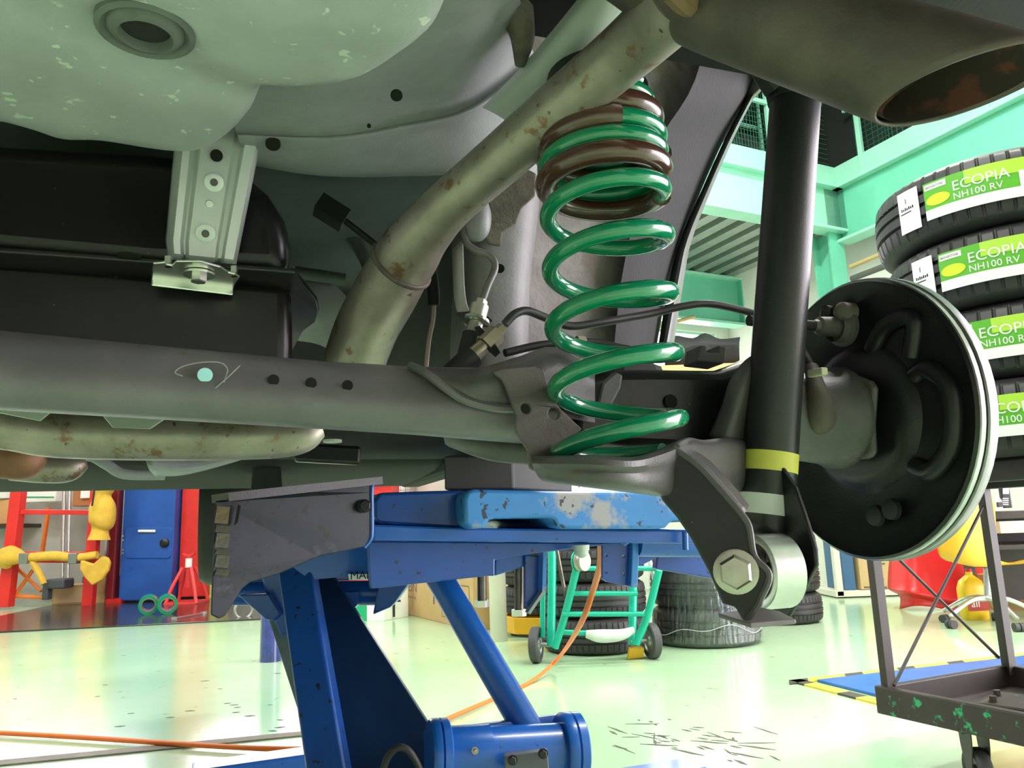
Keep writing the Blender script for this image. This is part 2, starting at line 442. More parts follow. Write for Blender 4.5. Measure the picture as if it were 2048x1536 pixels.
mk('drain_grommet', lathe([(.002, .0235), (-.002, .0235), (-.0035, .021), (-.001, .0185), (-.004, .016), (-.005, .013), (-.001, .0118), (.004, .0115), (.006, .011)], gc, UP, 32), mat('grommet_rubber', (.13, .14, .13), .5, var=.3, vscale=60), well, smooth=True, label='round rubber drain plug')
mk('plug_shade', lathe([(.0, .0117), (.0, 0)], gc, UP, 24), M_rubber, well)  # dark disc paints the shade in the middle of the plug

# ---- floor crossmember with its folded rib
cx = loft([[PF(x, y, F) for x, y, F in r] for r in [
    [(430, -200, .30), (640, -200, .30), (840, -200, .30), (1010, -200, .30), (1120, -200, .30)],
    [(450, 60, .43), (640, 90, .43), (840, 60, .43), (960, 30, .43), (1040, -30, .43)],
    [(470, 250, .552), (660, 255, .552), (800, 232, .552), (935, 198, .552), (1065, 100, .552)],
    [(475, 270, .5545), (660, 277, .5545), (805, 254, .5545), (945, 218, .5545), (1085, 118, .5545)],
    [(480, 290, .575), (660, 300, .575), (810, 280, .575), (955, 243, .575), (1100, 140, .575)],
    [(490, 328, .62), (640, 350, .62), (800, 350, .62), (960, 330, .62), (1120, 220, .64)],
    [(490, 318, .66), (640, 340, .66), (800, 340, .66), (960, 320, .66), (1120, 210, .66)]]], 6, 5)
cross = mk('floor_crossmember', cx, M_under2, car, smooth=True, angle=80, label='grey crossmember with a folded rib')
for x, y, F, r, ry in [(793, 191, .50, .0042, 1), (546, 288, .572, .0055, .4), (738, 252, .56, .0015, 1)]:
    c = PF(x, y, F-.012); hole_shade(c, r, (CAM-c)*.6 - UP*.3, cross)
# side rail running up along the pipe, with a bead of sealer
rail = mk('side_rail', loft([[P(965, 215, .63), P(1050, 125, .59), P(1150, 5, .54), P(1230, -100, .52)],
                             [P(985, 225, .62), P(1068, 140, .575), P(1170, 15, .525), P(1250, -90, .50)],
                             [P(1030, 250, .625), P(1110, 165, .58), P(1215, 40, .53), P(1290, -70, .51)],
                             [P(1080, 265, .66), P(1160, 180, .62), P(1265, 60, .57), P(1330, -50, .55)]], 5, 5), mat('rail_highlight', (.55, .60, .55), .45, var=.1), car, smooth=True, label='pale box rail beside the tail pipe')  # pale colour paints the highlight along the rail
mk('sealer_bead', tube([P(1035, -40, .555), P(1040, 40, .57), P(1045, 80, .575), P(1040, 130, .59)], [.010, .011, .009, .004], 10, 6), M_seal, rail, smooth=True)
# ---- floor pan, arch walls and sills
pan = mk('floor_pan', loft([[CW(R, F, z) for R in (-.95, -.6, -.3, 0, .22)] for F, z in [(.60, 1.03), (.72, 1.06), (.95, 1.04), (1.12, .97), (1.22, .90), (1.4, .885)]], 2, 4), M_floorpan, car, smooth=True, label='dark floor pan ahead of the fuel tank')
mk('front_floor', loft([[CW(R, F, z) for R in (-.98, -.5, 0, .3, .52)] for F, z in [(1.0, 1.0), (1.15, .92), (1.35, .885), (2.2, .885), (3.2, .92)]], 2, 4), M_underseal, pan, smooth=True)
mk('floor_rib', tube(pf([(585, 445), (650, 440), (700, 470), (735, 520), (745, 560)], .90), .010, 10, 6), M_floorpan, pan, smooth=True)
mk('floor_rib', tube(pf([(590, 545), (640, 552), (690, 560)], .92), .008, 10, 6), M_floorpan, pan, smooth=True)
mk('heat_panel', loft([pf([(590, 560), (660, 565), (700, 600)], .93), pf([(585, 680), (640, 690), (690, 720)], .95)], 4, 3), M_under2, pan, smooth=True, solid=.003)
mk('clip', join(bar(PF(636, 408, .76), PF(690, 442, .76), .024, .018), rod(PF(688, 440, .76), PF(765, 500, .76), .0035, 8)), M_rubber, pan, label='black plastic clip on a cable')
# front end masses that close the view under the car
for s, R0 in ((-1, -.98), (1, .52)):
    mk('sill', bar(CW(R0, .95 if s > 0 else .2, .89), CW(R0, 2.6, .89), .09, .08), M_underseal, car, bevel=.02)
mk('front_subframe', loft([[CW(R, F, z) for R in (-.9, -.6, -.2, .2, .5)] for F, z in [(1.9, .90), (2.0, .87), (2.4, .86), (2.7, .87), (2.9, .95)]], 4, 3), M_underseal, car, smooth=True, solid=.01)
mk('brake_pipe_channel', bar(PF(590, 905, 1.5), PF(720, 912, 1.5), .03, .035), M_blackpaint, car, bevel=.006)
mk('drain_plug', lathe([(0, 0), (0, .016), (-.004, .016), (-.006, 0)], PF(665, 880, 1.35), UP, 16), mat('plug_pale', (.6, .62, .55), .5), pan)
# muffler, heat shield and lower pipes ahead of the axle
muf = mk('front_muffler', tube(pf([(-220, 840), (0, 852), (120, 866), (330, 872), (520, 872), (600, 866), (640, 852)], .80), [.02, .021, .023, .0235, .023, .021, .012], 20, 6), M_exh, car, smooth=True, label='brown stained exhaust pipe below the axle beam')
mk('heat_shield', plate(pf([(-60, 815), (80, 842), (100, 826), (200, 826), (225, 855), (300, 858), (330, 838), (400, 842), (480, 838), (480, 790), (-60, 770)], .745), CF*.002), mat('shield_alu', (.42, .46, .42), .4, metal=.5, var=.2), car, bevel=.0006, label='thin heat shield with scalloped edge')
mk('catalyst', tube(pf([(-130, 905), (0, 912), (55, 914), (88, 906)], 1.0), [.024, .025, .024, .010], 18, 5), mat('rust_pipe', (.30, .14, .08), .55, metal=.5, var=.5, vscale=14), car, smooth=True)
mk('center_pipe', tube(pf([(20, 938), (90, 938), (140, 935), (172, 926)], 1.25), [.016, .02, .02, .008], 16, 5), M_exh, car, smooth=True)
mk('lower_brace', loft([pf([(290, 900), (380, 905), (470, 898), (560, 888)], 1.15), pf([(295, 930), (370, 935), (450, 920), (540, 898)], 1.12), pf([(310, 950), (365, 948), (440, 930), (520, 905)], 1.18)], 5, 4), M_under2, car, smooth=True, solid=.004)
mk('control_arm', tube(pf([(140, 920), (180, 912), (215, 930), (250, 948), (330, 950)], 1.3), .008, 10, 6), M_under2, car, smooth=True)
# floor behind and bumper cover above the tail pipe
mk('bumper_cover', loft([[CW(R, F, z) for R in (-1.0, -.6, -.2, .2, .62)] for F, z in [(.5, 1.075), (.3, 1.07), (0, 1.05), (-.16, 1.03), (-.22, 1.08), (-.24, 1.25)]], 2, 3), M_underseal, car, smooth=True, solid=.004, label='black rear bumper underside')
M_body = mat('car_silver', (.5, .52, .53), .3, metal=.6, coat=1)
mk('body_shell', loft([[CW(-.2+w*x, F, z0+(z1-z0)*zz) for x, zz in ((-1, 0), (-1.04, .35), (-.98, .55), (-.82, .95), (-.6, 1), (0, 1.02), (.6, 1), (.82, .95), (.98, .55), (1.04, .35), (1, 0))]
     for F, w, z0, z1 in [(-.24, .6, 1.30, 1.9), (-.2, .76, 1.20, 2.2), (.2, .80, 1.24, 2.28), (.9, .82, 1.24, 2.32), (1.8, .82, 1.0, 2.32), (2.4, .82, 1.0, 2.2), (2.9, .80, 1.2, 1.75), (3.6, .72, 1.0, 1.6)]], 2, 3), M_body, car, smooth=True, solid=.006, label='unseen silver bodywork above, blocking light')  # unseen body shell, put in to block light from above
# ---- inner wheel arch behind the spring
F0 = .70
arch = mk('inner_arch', loft([[PF(x, y, F) for x, y, F in r] for r in [
    [(1030, -60, .66), (1180, -60, .67), (1320, -60, .69), (1500, -60, .72)],
    [(1050, 160, .66), (1180, 160, .67), (1300, 160, .69), (1440, 160, .72)],
    [(1060, 330, .66), (1160, 330, .67), (1270, 330, .69), (1360, 330, .72)],
    [(1060, 520, .66), (1150, 520, .68), (1240, 520, .70), (1300, 520, .72)],
    [(1055, 720, .66), (1130, 720, .68), (1220, 720, .70), (1275, 720, .72)]]], 5, 5), M_dust, car, smooth=True, label='dusty inner wheel arch panel')
mk('arch_edge_strip', loft([[PF(x, y, F) for x, y, F in r] for r in [
    [(1440, -40, .665), (1500, -40, .70), (1560, -40, .74), (1600, -40, .80)],
    [(1390, 160, .665), (1440, 160, .70), (1490, 160, .74), (1515, 160, .80)],
    [(1310, 300, .665), (1350, 300, .70), (1400, 300, .74), (1438, 300, .80)],
    [(1250, 520, .675), (1290, 520, .70), (1325, 520, .74), (1350, 520, .80)],
    [(1225, 720, .675), (1262, 720, .70), (1290, 720, .74), (1308, 720, .80)]]], 5, 5), mat('black_strip', (.011, .011, .012), .7, var=.4, vscale=20, bump=.3, bscale=200, spec=.25), arch, smooth=True, label='black strip along the wheel arch edge')  # black strip beside the lighter arch panel
mk('arch_flange', loft([[PF(x, y, .79) for x, y in [(1513, 160), (1455, 270), (1405, 380), (1362, 480), (1340, 560), (1318, 690), (1312, 720)]],
                        [PF(x, y, .775) for x, y in [(1519, 165), (1463, 272), (1414, 382), (1374, 480), (1356, 560), (1332, 690), (1326, 720)]],
                        [PF(x, y, .80) for x, y in [(1521, 166), (1467, 273), (1420, 382), (1382, 480), (1366, 560), (1346, 690), (1340, 720)]]], 4, 3), mat('flange_metal', (.22, .22, .23), .3, metal=.6), arch, smooth=True, solid=.002, label='bare folded edge of the wheel arch')
# frame rail (vertical box) with peeled sealer
fr = mk('frame_rail', loft([[PF(x, y, F) for x, y, F in r] for r in [
    [(905, 150, .70), (960, 150, .63), (1010, 150, .62), (1075, 150, .635), (1090, 150, .70)],
    [(900, 380, .70), (950, 380, .63), (1000, 380, .62), (1070, 380, .635), (1085, 380, .70)],
    [(905, 560, .70), (945, 560, .63), (1000, 560, .62), (1055, 560, .635), (1062, 560, .70)],
    [(900, 700, .70), (940, 700, .63), (990, 700, .62), (1050, 700, .635), (1058, 700, .70)],
    [(905, 800, .70), (940, 800, .63), (990, 800, .62), (1050, 800, .635), (1060, 800, .70)]]], 5, 5), M_railm, car, smooth=True, label='grey vertical frame rail')
mk('peeled_sealer', plate(pf([(985, 350), (1040, 335), (1070, 350), (1068, 395), (1040, 420), (1030, 450), (1002, 468), (1000, 495), (975, 490), (962, 460), (978, 420), (972, 380)], .612), -CF*.004), M_seal, fr, bevel=.0015, label='flaking brown sealer')
mk('drain_sock', tube([PF(950, 395, .615), PF(955, 430, .61), PF(950, 460, .61), PF(940, 475, .615)], [.010, .012, .012, .006], 10, 5), M_under2, fr, smooth=True)
hole_shade(PF(1000, 537, .617), .004, CAM-PF(1000, 537, .617), fr)
mk('rail_flange', loft([pf([(905, 500), (910, 600), (925, 640), (960, 690)], .63), pf([(925, 480), (930, 590), (945, 630), (985, 680)], .62)], 4, 2), mat('flange_pale', (.42, .40, .40), .6), fr, smooth=True, solid=.0015)
mk('inner_panel', loft([[PF(x, y, .78) for x, y in r] for r in [[(740, 560), (830, 520), (900, 470), (930, 300)], [(730, 640), (830, 640), (890, 640), (930, 640)], [(720, 760), (830, 760), (890, 760), (930, 760)]]], 4, 4), M_floorpan, car, smooth=True, solid=.003)
mk('pink_wire', tube(pf([(868, 610), (866, 640), (858, 680), (852, 740)], .72), .0022, 8, 6), mat('wire_pink', (.55, .38, .40), .4), car, smooth=True)
mk('wire_sleeve', tube(pf([(858, 520), (866, 570), (868, 612)], .72), .006, 10, 5), M_rubber, car, smooth=True)

# ---- fuel tank
tank = mk('fuel_tank', prism(pf([(-420, 250), (-200, 262), (0, 278), (300, 296), (470, 320), (540, 380), (572, 430), (583, 480), (585, 552), (300, 540), (-420, 480)], .64), CF*.34), M_tank, car, bevel=.018, bseg=4, smooth=True, label='black fuel tank')
mk('lower_half', prism(pf([(-420, 470), (-100, 500), (200, 525), (584, 562), (586, 640), (586, 760), (-420, 760)], .625), CF*.34), M_tank, tank, bevel=.012, bseg=4, smooth=True)
near = [(-420, 440), (-200, 466), (0, 484), (120, 496), (190, 508), (240, 505), (300, 515), (420, 530), (520, 543), (590, 560), (632, 590), (638, 610), (630, 635), (605, 652), (586, 655)]
zf = PF(200, 508, .59).z
nearw = [PF(x, y, .59) for x, y in near[:10]] 
nearw = [Vector((p.x, p.y, zf)) for p in nearw]
fl = nearw + [PZ(634, 592, zf-.004), PZ(638, 612, zf-.005), PZ(630, 637, zf-.006), PZ(607, 654, zf-.006)]
far_ = [fl[-1] + CF*.30 - CR*.02, nearw[0] + CF*.45]
mk('seam_flange', prism(fl + far_, -UP*.004), M_tank, tank, bevel=.0012, label='thin welded seam flange of the tank')
hole_shade(PF(258, 513, .588), .008, -UP, tank)
# ---- silver tank bracket
bt, bb_ = .575, .588
def bk(x, y, off=0.0):
    t = (y-280)/240.0; return PF(x, y, bt+(bb_-bt)*t - off)
cols = [(0, .03), (.02, .008), (.10, -.001), (.17, .000), (.22, .006), (.27, .006), (.32, .000), (.68, 0), (.72, .005), (.80, .005), (.84, -.001), (.95, 0), (.985, .008), (1.0, .03)]
rows = []
for y in (230, 280, 350, 420, 480, 505, 518, 522):
    t = (y-280)/240.0; x0 = 352-22*t+ (5 if y > 500 else 0); x1 = 517-48*t
    rows.append([bk(x0+(x1-x0)*u, y + 14*u, -o - (.006 if y > 512 else 0) - (.012 if y > 520 else 0)) for u, o in cols])
brk = mk('tank_bracket', loft(rows), M_silver, car, smooth=True, solid=.002, bevel=0, label='silver grey strap bracket with studs', angle=50)
tow = CAM - bk(420, 400)
hole_shade(bk(433, 311, .0045), .0045, tow, brk)
for x, y, r in [(428, 365, .0068), (411, 467, .0068)]:
    mk('stud', lathe([(0, r), (.0015, r), (.002, r*.75), (.002, r*.5), (.0042, r*.48), (.0046, 0)], bk(x, y, .001), tow, 20), M_silver, brk, smooth=True)
    mk('stud_core', lathe([(.0044, r*.42), (.005, r*.36), (.005, 0)], bk(x, y, .001), tow, 10), mat('core_dark', (.10, .09, .085), .6), brk)
mk('rivet', lathe([(0, .003), (.0015, .0026), (.002, 0)], bk(419, 408, .001), tow, 12), M_silver, brk, smooth=True)
zp = PF(390, 548, .585).z
wp = [PZ(x, y, zp) for x, y in [(306, 528), (330, 526), (333, 530), (345, 532), (352, 524), (400, 524), (440, 535), (457, 546), (470, 549), (480, 555), (472, 566), (466, 581), (440, 580), (330, 570), (302, 560)]]
wash = mk('clamp_plate', prism(wp, UP*.002), M_zinc, brk, bevel=.0008, label='bright zinc clamp plate')
mk('lip', bar(PZ(303, 559, zp), PZ(466, 579, zp), .002, .010, UP), M_zinc, wash, bevel=.001)
mk('tab', bar(PZ(336, 534, zp)+UP*.008, PZ(336, 534, zp), .003, .004), M_zinc, wash)
mk('tab', bar(PZ(468, 553, zp)+UP*.008, PZ(468, 553, zp), .003, .004), M_zinc, wash)
mk('bolt', bolt(PZ(398, 545, zp)-UP*.0005, -UP, .0058, .007, 1.9), M_zinc, wash, label='hexagonal bolt')

# ---- torsion beam axle
def beamy(x, t):
    top = [(-400, 620), (0, 661), (300, 690), (640, 722), (830, 733), (1000, 736), (1120, 740)]; bot = [(-400, 800), (0, 821), (300, 838), (640, 858), (830, 870), (1000, 884), (1120, 893)]
    def ev(a):
        for (xa, ya), (xb, yb) in zip(a, a[1:]):
            if x <= xb: return ya+(yb-ya)*(x-xa)/(xb-xa)
        return a[-1][1]
    return ev(top)+(ev(bot)-ev(top))*t
xs = [-400, -200, 0, 150, 300, 450, 640, 740, 830, 920, 1000, 1060, 1120]
prof = [(0.02, .60), (0.0, .565), (.02, .545), (.10, .527), (.25, .517), (.42, .509), (.55, .5065), (.68, .507), (.82, .510), (.93, .516), (.98, .524), (1.0, .54), (.99, .60)]
axle = mk('axle_beam', loft([[PF(x, beamy(x, t), F) for x in xs] for t, F in prof], 2, 2), M_beam, car, smooth=True, label='dark torsion axle beam with a blue paint dot', angle=70)
def bF(t):
    for (ta, fa), (tb, fb) in zip(prof, prof[1:]):
        if ta <= t <= tb and tb > ta: return fa+(fb-fa)*(t-ta)/(tb-ta)
    return .51
for x, y in [(547, 760), (622, 766), (695, 771)]:
    c = PF(x, y, .5105); hole_shade(c, .0036, CAM-c+UP*.10, axle)
c = PF(410, 750, .5085)
mk('paint_dot', lathe([(0, .0046), (.0006, .0044), (.0008, 0)], c, CAM-c, 18), mat('dot_blue', (.38, .72, .78), .6), axle, label='pale blue paint dot')
mk('chalk_mark', tube([PF(x, y, .5075) for x, y in [(365, 752), (350, 745), (365, 733), (400, 725), (440, 725), (455, 738), (452, 752), (448, 765)]], .0004, 5, 4), mat('chalk', (.32, .31, .31), .9), axle)
mk('chalk_mark', tube([PF(x, y, .507) for x, y in [(480, 731), (455, 755), (430, 777)]], .0004, 5, 3), mat('chalk', (.32, .31, .31), .9), axle)
# weld step where the trailing arm overlaps the beam
mk('weld_seam', tube([PF(822, 732, .535), PF(850, 745, .517), PF(890, 775, .507), PF(930, 800, .503), (PF(985, 815, .502)), PF(1030, 818, .502)], .0032, 8, 5), M_beam, axle, smooth=True)
mk('arm_gusset', loft([[PF(x, y, F) for x, y, F in r] for r in [
    [(830, 734, .545), (900, 738, .54), (960, 735, .54), (1040, 712, .54), (1110, 694, .54), (1190, 740, .55)],
    [(870, 752, .512), (920, 755, .505), (970, 748, .50), (1045, 735, .50), (1115, 720, .505), (1190, 760, .52)],
    [(905, 778, .505), (940, 790, .498), (985, 785, .496), (1050, 790, .50), (1120, 785, .505), (1190, 800, .52)],
    [(950, 802, .506), (980, 812, .503), (1010, 815, .503), (1060, 830, .505), (1120, 835, .51), (1190, 845, .52)]]], 4, 5), M_arm, axle, smooth=True)
bh = [circ(PF(1052, 817, .4885), .0036, CF, 12), circ(PF(1108, 827, .4885), .0040, CF, 12)]
brp = mk('spring_bracket', plate(pf([(985, 744), (1000, 739), (1072, 732), (1090, 742), (1100, 785), (1120, 815), (1165, 858), (1140, 880), (1108, 895), (1098, 925), (1072, 942), (1060, 936), (1056, 900), (1034, 868), (1030, 850), (1032, 830), (1012, 772), (1004, 758)], .4885), CF*.004, bh), mat('bracket_brown', (.12, .10, .095), .5, var=.35, vscale=40, bump=.3, bscale=400), axle, bevel=.0012, label='brown grey bracket plate with two holes')
mk('hydraulic_pipe_guard', tube([PF(905, 870, .60), PF(980, 895, .57), PF(1070, 905, .55)], .010, 10, 5), M_arm, axle, smooth=True)
# trailing arm (dark box behind the spring) reaching to the hub
arm = mk('trailing_arm', prism(pf([(1150, 742), (1210, 736), (1300, 735), (1440, 737), (1500, 716), (1600, 712), (1640, 760), (1640, 900), (1560, 930), (1400, 905), (1250, 900), (1140, 880)], .545), CF*.09), M_blackpaint, axle, bevel=.010, bseg=3, smooth=True, label='black trailing arm')
hole_shade(PF(1342, 803, .543), .0058, -CF, axle)
hole_shade(PF(1150, 770, .52), .007, -CF, axle)
mk('arm_gusset_tab', prism(pf([(1205, 765), (1232, 742), (1247, 750), (1243, 775), (1215, 830), (1190, 828)], .525), CF*.006), M_arm, axle, bevel=.002)
mk('clip_block', prism(pf([(1396, 722), (1402, 690), (1414, 690), (1414, 705), (1436, 705), (1438, 690), (1452, 692), (1448, 728)], .56), CF*.025), mat('clip_grey', (.10, .10, .10), .5), axle, bevel=.0015, label='grey plastic cable clip')
# spring pan and rear web
webrows = [
    [(1420, 872, .525), (1445, 815, .52), (1460, 765, .515), (1485, 728, .51), (1505, 712, .51), (1520, 715, .52)],
    [(1455, 885, .512), (1470, 830, .508), (1485, 780, .505), (1500, 745, .505), (1515, 725, .508), (1525, 722, .515)],
    [(1500, 890, .520), (1510, 840, .518), (1520, 790, .515), (1530, 750, .515), (1540, 730, .52), (1545, 725, .53)],
    [(1580, 900, .53), (1580, 850, .53), (1585, 800, .53), (1590, 760, .53), (1595, 735, .535), (1600, 730, .54)]]
mk('rear_web', loft([[PF(x, y, F) for x, y, F in r] for r in webrows], 4, 5), M_arm, axle, smooth=True, solid=.003, label='flared grey web of the arm')
panrows = [
    [(1066, 916, .53), (1180, 914, .545), (1265, 918, .545), (1320, 902, .54), (1370, 880, .535), (1405, 884, .53), (1450, 878, .525), (1510, 885, .53)],
    [(1066, 920, .445), (1180, 917, .415), (1265, 921, .412), (1320, 906, .43), (1372, 884, .455), (1408, 888, .472), (1455, 884, .495), (1515, 890, .522)],
    [(1070, 935, .44), (1180, 940, .41), (1265, 945, .408), (1320, 940, .428), (1375, 930, .453), (1410, 925, .47), (1460, 920, .492), (1515, 925, .522)],
    [(1085, 956, .444), (1180, 966, .414), (1265, 974, .412), (1320, 980, .432), (1375, 990, .455), (1410, 990, .472), (1460, 975, .495), (1515, 965, .525)],
    [(1110, 962, .46), (1190, 972, .44), (1270, 982, .44), (1330, 990, .45), (1378, 998, .475), (1412, 998, .49), (1462, 985, .52), (1515, 975, .535)]]
panp = mk('spring_pan', loft([[PF(x, y, F) for x, y, F in r] for r in panrows], 4, 4), M_arm, axle, smooth=True, solid=.003, label='grey spring pan under the coil')
# shock mount: two cheek plates and a foot
RL, RR = .334, .376
def ck(pts, off=0.0): return [PF(x, y, .440 - (x-1332)*.00017 - off) for x, y in pts]
cheek = mk('shock_bracket', plate(ck([(1332, 900), (1345, 896), (1395, 930), (1450, 990), (1484, 1030), (1498, 1055), (1508, 1112), (1535, 1142), (1536, 1165), (1522, 1195), (1515, 1212), (1492, 1242), (1475, 1215), (1450, 1208), (1420, 1140), (1385, 1075), (1358, 1035), (1328, 1000), (1322, 980), (1340, 940)]), CF*.0035), M_blackpaint, axle, bevel=.0012, label='black folded shock absorber bracket')
mk('cheek_lip', tube(ck([(1345, 896), (1395, 930), (1450, 990), (1484, 1030), (1498, 1055), (1508, 1112), (1535, 1142), (1536, 1165), (1522, 1195), (1515, 1212), (1492, 1242)]), .0022, 8, 4), M_arm, cheek, smooth=True)
mk('cheek_fold', loft([ck([(1340, 900), (1395, 934), (1450, 992), (1484, 1032)]), ck([(1348, 892), (1405, 915), (1462, 972), (1495, 1014)], -.02)], 4, 2), M_arm, cheek, smooth=True, solid=.003)
mk('outer_cheek', plate(pr([(1560, 930), (1590, 975), (1612, 1040), (1630, 1100), (1632, 1130), (1612, 1170), (1600, 1195), (1575, 1236), (1545, 1215), (1500, 1120), (1500, 940)], RR), CR*.0035), M_blackpaint, cheek, bevel=.0012)
zb = ck([(1492, 1240)])[0].z
mk('foot_plate', prism([PZ(x, y, zb) for x, y in [(1436, 1226), (1500, 1246), (1592, 1238), (1560, 1222), (1520, 1214)]], -UP*.003), mat('foot_worn', (.24, .22, .21), .5, var=.3), cheek, bevel=.001)
hc = ck([(1472, 1143)])[0]; hax = (-CR*.58-CF*.80).normalized()
mk('bolt', join(lathe([(0, 0), (0, .0135), (.0025, .0135), (.003, .0115), (.003, 0)], hc, hax, 28), lathe([(.003, .0105), (.009, .0103), (.0115, .0088), (.0118, 0)], hc, hax, 6)), M_boltm, cheek, smooth=True, label='large hexagonal mount bolt', angle=25)

# ---- shock absorber
s0, s1 = P(1530, 1075, .588), P(1594, 150, .652)
sd = (s1-s0).normalized()
def spx(y):  # point on the shock axis at picture row y
    lo, hi = 0.0, 1.0
    for _ in range(40):
        t = (lo+hi)/2; q = s0.lerp(s1, t)-CAM
        if 768 - FPX*q.dot(_u)/q.dot(_f) > y: lo = t
        else: hi = t
    return s0.lerp(s1, t)
shock = mk('shock_absorber', lathe([(0, 0), (0, .010), (.001, .016), (.004, .0190), (.010, .0200), (.014, .0196), (.016, .0204), ((s1-s0).length, .0204), ((s1-s0).length, 0)], s0, sd, 40), M_shock, car, smooth=True, label='matt black shock absorber tube with yellow and white bands')
for y0, y1, m in [(944, 906, mat('band_yellow', (.78, .74, .12), .5, var=.15)), (1030, 990, mat('band_white', (.80, .80, .78), .5, var=.1))]:
    a, b = spx(y0), spx(y1)
    mk('paint_band', lathe([(0, .0204), (0, .0207), ((b-a).length, .0207), ((b-a).length, .0204)], a, sd, 40), m, shock, smooth=True, label='yellow paint band' if y0 < 1000 else 'white paint band')
for k in range(26):
    pass
bc = PR(1538, 1142, .352)
eye = mk('lower_eye', lathe([(-.013, .0252), (-.0125, .0260), (.0115, .0260), (.012, .0252), (.012, .020), (-.013, .020)], bc, CR, 40, closed=True), M_alu, shock, smooth=True, label='bright lower bushing eye')
mk('bushing', lathe([(-.0155, .020), (-.0165, .018), (-.0135, .012), (-.0195, .011), (-.0195, .006), (.0195, .006), (.0195, .011), (.0135, .012), (.0155, .020)], bc, CR, 32), mat('bushing_rubber', (.06, .035, .03), .6), eye, smooth=True)
mk('top_mount', lathe([(0, .012), (.004, .022), (.02, .026), (.03, .026), (.034, 0)], spx(215), sd, 24), M_rubber, shock, smooth=True)
mk('top_stud', rod(spx(185)-CR*.02, spx(150)-CR*.035, .010, 12), M_rubber, shock)

# ---- coil spring (right handed, progressive) with brown sleeves
SF = .465; sc0 = PF(1240, 905, SF); SRad = .0410; WR = .0061
yr = [(1372, 962), (1374, 840), (1372, 716), (1362, 602), (1352, 492), (1339, 404), (1332, 364), (1326, 332), (1320, 300), (1313, 266), (1307, 234), (1302, 204), (1298, 176)]
zk = [PF(x, y, SF).z for x, y in yr]
zmin = PF(1180, 900, SF).z
def sz(k):
    k = min(max(k, 0), len(zk)-1.001); i = int(k); t = k-i
    a, b = zk[max(i-1, 0)], zk[i]; c_ = zk[i+1]; d = zk[min(i+2, len(zk)-1)]
    z = .5*((2*b)+(c_-a)*t+(2*a-5*b+4*c_-d)*t*t+(3*b-a-3*c_+d)*t**3)
    return max(z, zmin)
def sp(k, r=SRad):
    r = r*(1-.085*max(0, k-8))
    a = 2*math.pi*k
    tilt = -.0  # axis stands upright
    return Vector((sc0.x + r*math.cos(a), sc0.y + r*math.sin(a), sz(k)))
def helix(k0, k1, wr, seg=14, r=SRad):
    n = max(4, int((k1-k0)*56)); pts = [sp(k0+(k1-k0)*i/n, r) for i in range(n+1)]
    return tube(pts, wr, seg, 1)
spring = mk('coil_spring', helix(.1, 10.9, WR), M_spring, car, smooth=True, label='glossy green coil spring with brown sleeves near its top')
for k0, k1 in [(5.02, 5.97), (6.98, 7.78), (8.72, 9.5)]:
    s = mk('sleeve', helix(k0, k1, WR*1.33), M_sleeve, spring, smooth=True, label='brown plastic spring sleeve')
zt = PF(1270, 165, SF).z
mk('upper_spring_seat', lathe([(0, .022), (-.002, .036), (.004, .038), (.010, .037), (.014, .03), (.014, .0)], Vector((sc0.x, sc0.y, sz(10.9)+.004)), UP, 32), M_rubber, car, smooth=True)

# ---- exhaust tail pipe
ex1 = [P(690, 780, .70), P(730, 665, .675), P(775, 580, .655), P(806, 525, .642)]
tail = mk('exhaust_pipe', tube(ex1, [.0268, .0272, .0272, .0255], 28, 6), M_exh, car, smooth=True, label='stained steel exhaust tail pipe')
ex2 = [P(800, 535, .645), P(822, 500, .635), P(850, 463, .622), P(900, 408, .605), P(1000, 320, .575), P(1120, 215, .535), P(1230, 122, .497), P(1300, 60, .47), P(1338, 22, .452), P(1362, -8, .44)]
mk('upper_pipe', tube(ex2, [.0262, .0255, .022, .0195, .0190, .0190, .0190, .0195, .020, .020], 28, 6), M_exh, tail, smooth=True)
mk('weld_ring', tube(circ(P(803, 530, .643), .0262, P(850, 463, .622)-P(790, 550, .648), 28)+[circ(P(803, 530, .643), .0262, P(850, 463, .622)-P(790, 550, .648), 28)[0]], .0022, 8, 1), M_exh2, tail, smooth=True)
e0 = [P(1255, -75, .475), P(1330, -40, .455), P(1430, 5, .436), P(1600, 62, .408), P(1780, 122, .383), P(1935, 172, .366)]
axd = (e0[-1]-e0[-2]).normalized(); dn = (UP - axd*UP.dot(axd)).normalized()
tip = mk('tail_pipe_tip', tube(e0, [.024, .0265, .0270, .0275, .0280, .0283], 40, 6, caps=False, shear=dn*1.05), M_exh2, tail, smooth=True, solid=.0016, label='slash cut exhaust outlet', offset=-1)
mk('pipe_hanger', tube([P(1340, -20, .40), P(1365, 4, .41), P(1385, 15, .425)], .006, 8, 4), mat('rust', (.25, .15, .08), .9, bump=.5, var=.4), tail, smooth=True)
mk('soot_lining', tube(e0[2:-1]+[e0[-1].lerp(e0[-2], .03)], [.0235, .0242, .0248, .0250], 32, 6, caps=False, shear=dn*1.05), mat('soot', (.035, .022, .016), .95, var=.4, col2=(.10, .03, .02), thr=.55, stain_scale=30), tip, smooth=True)

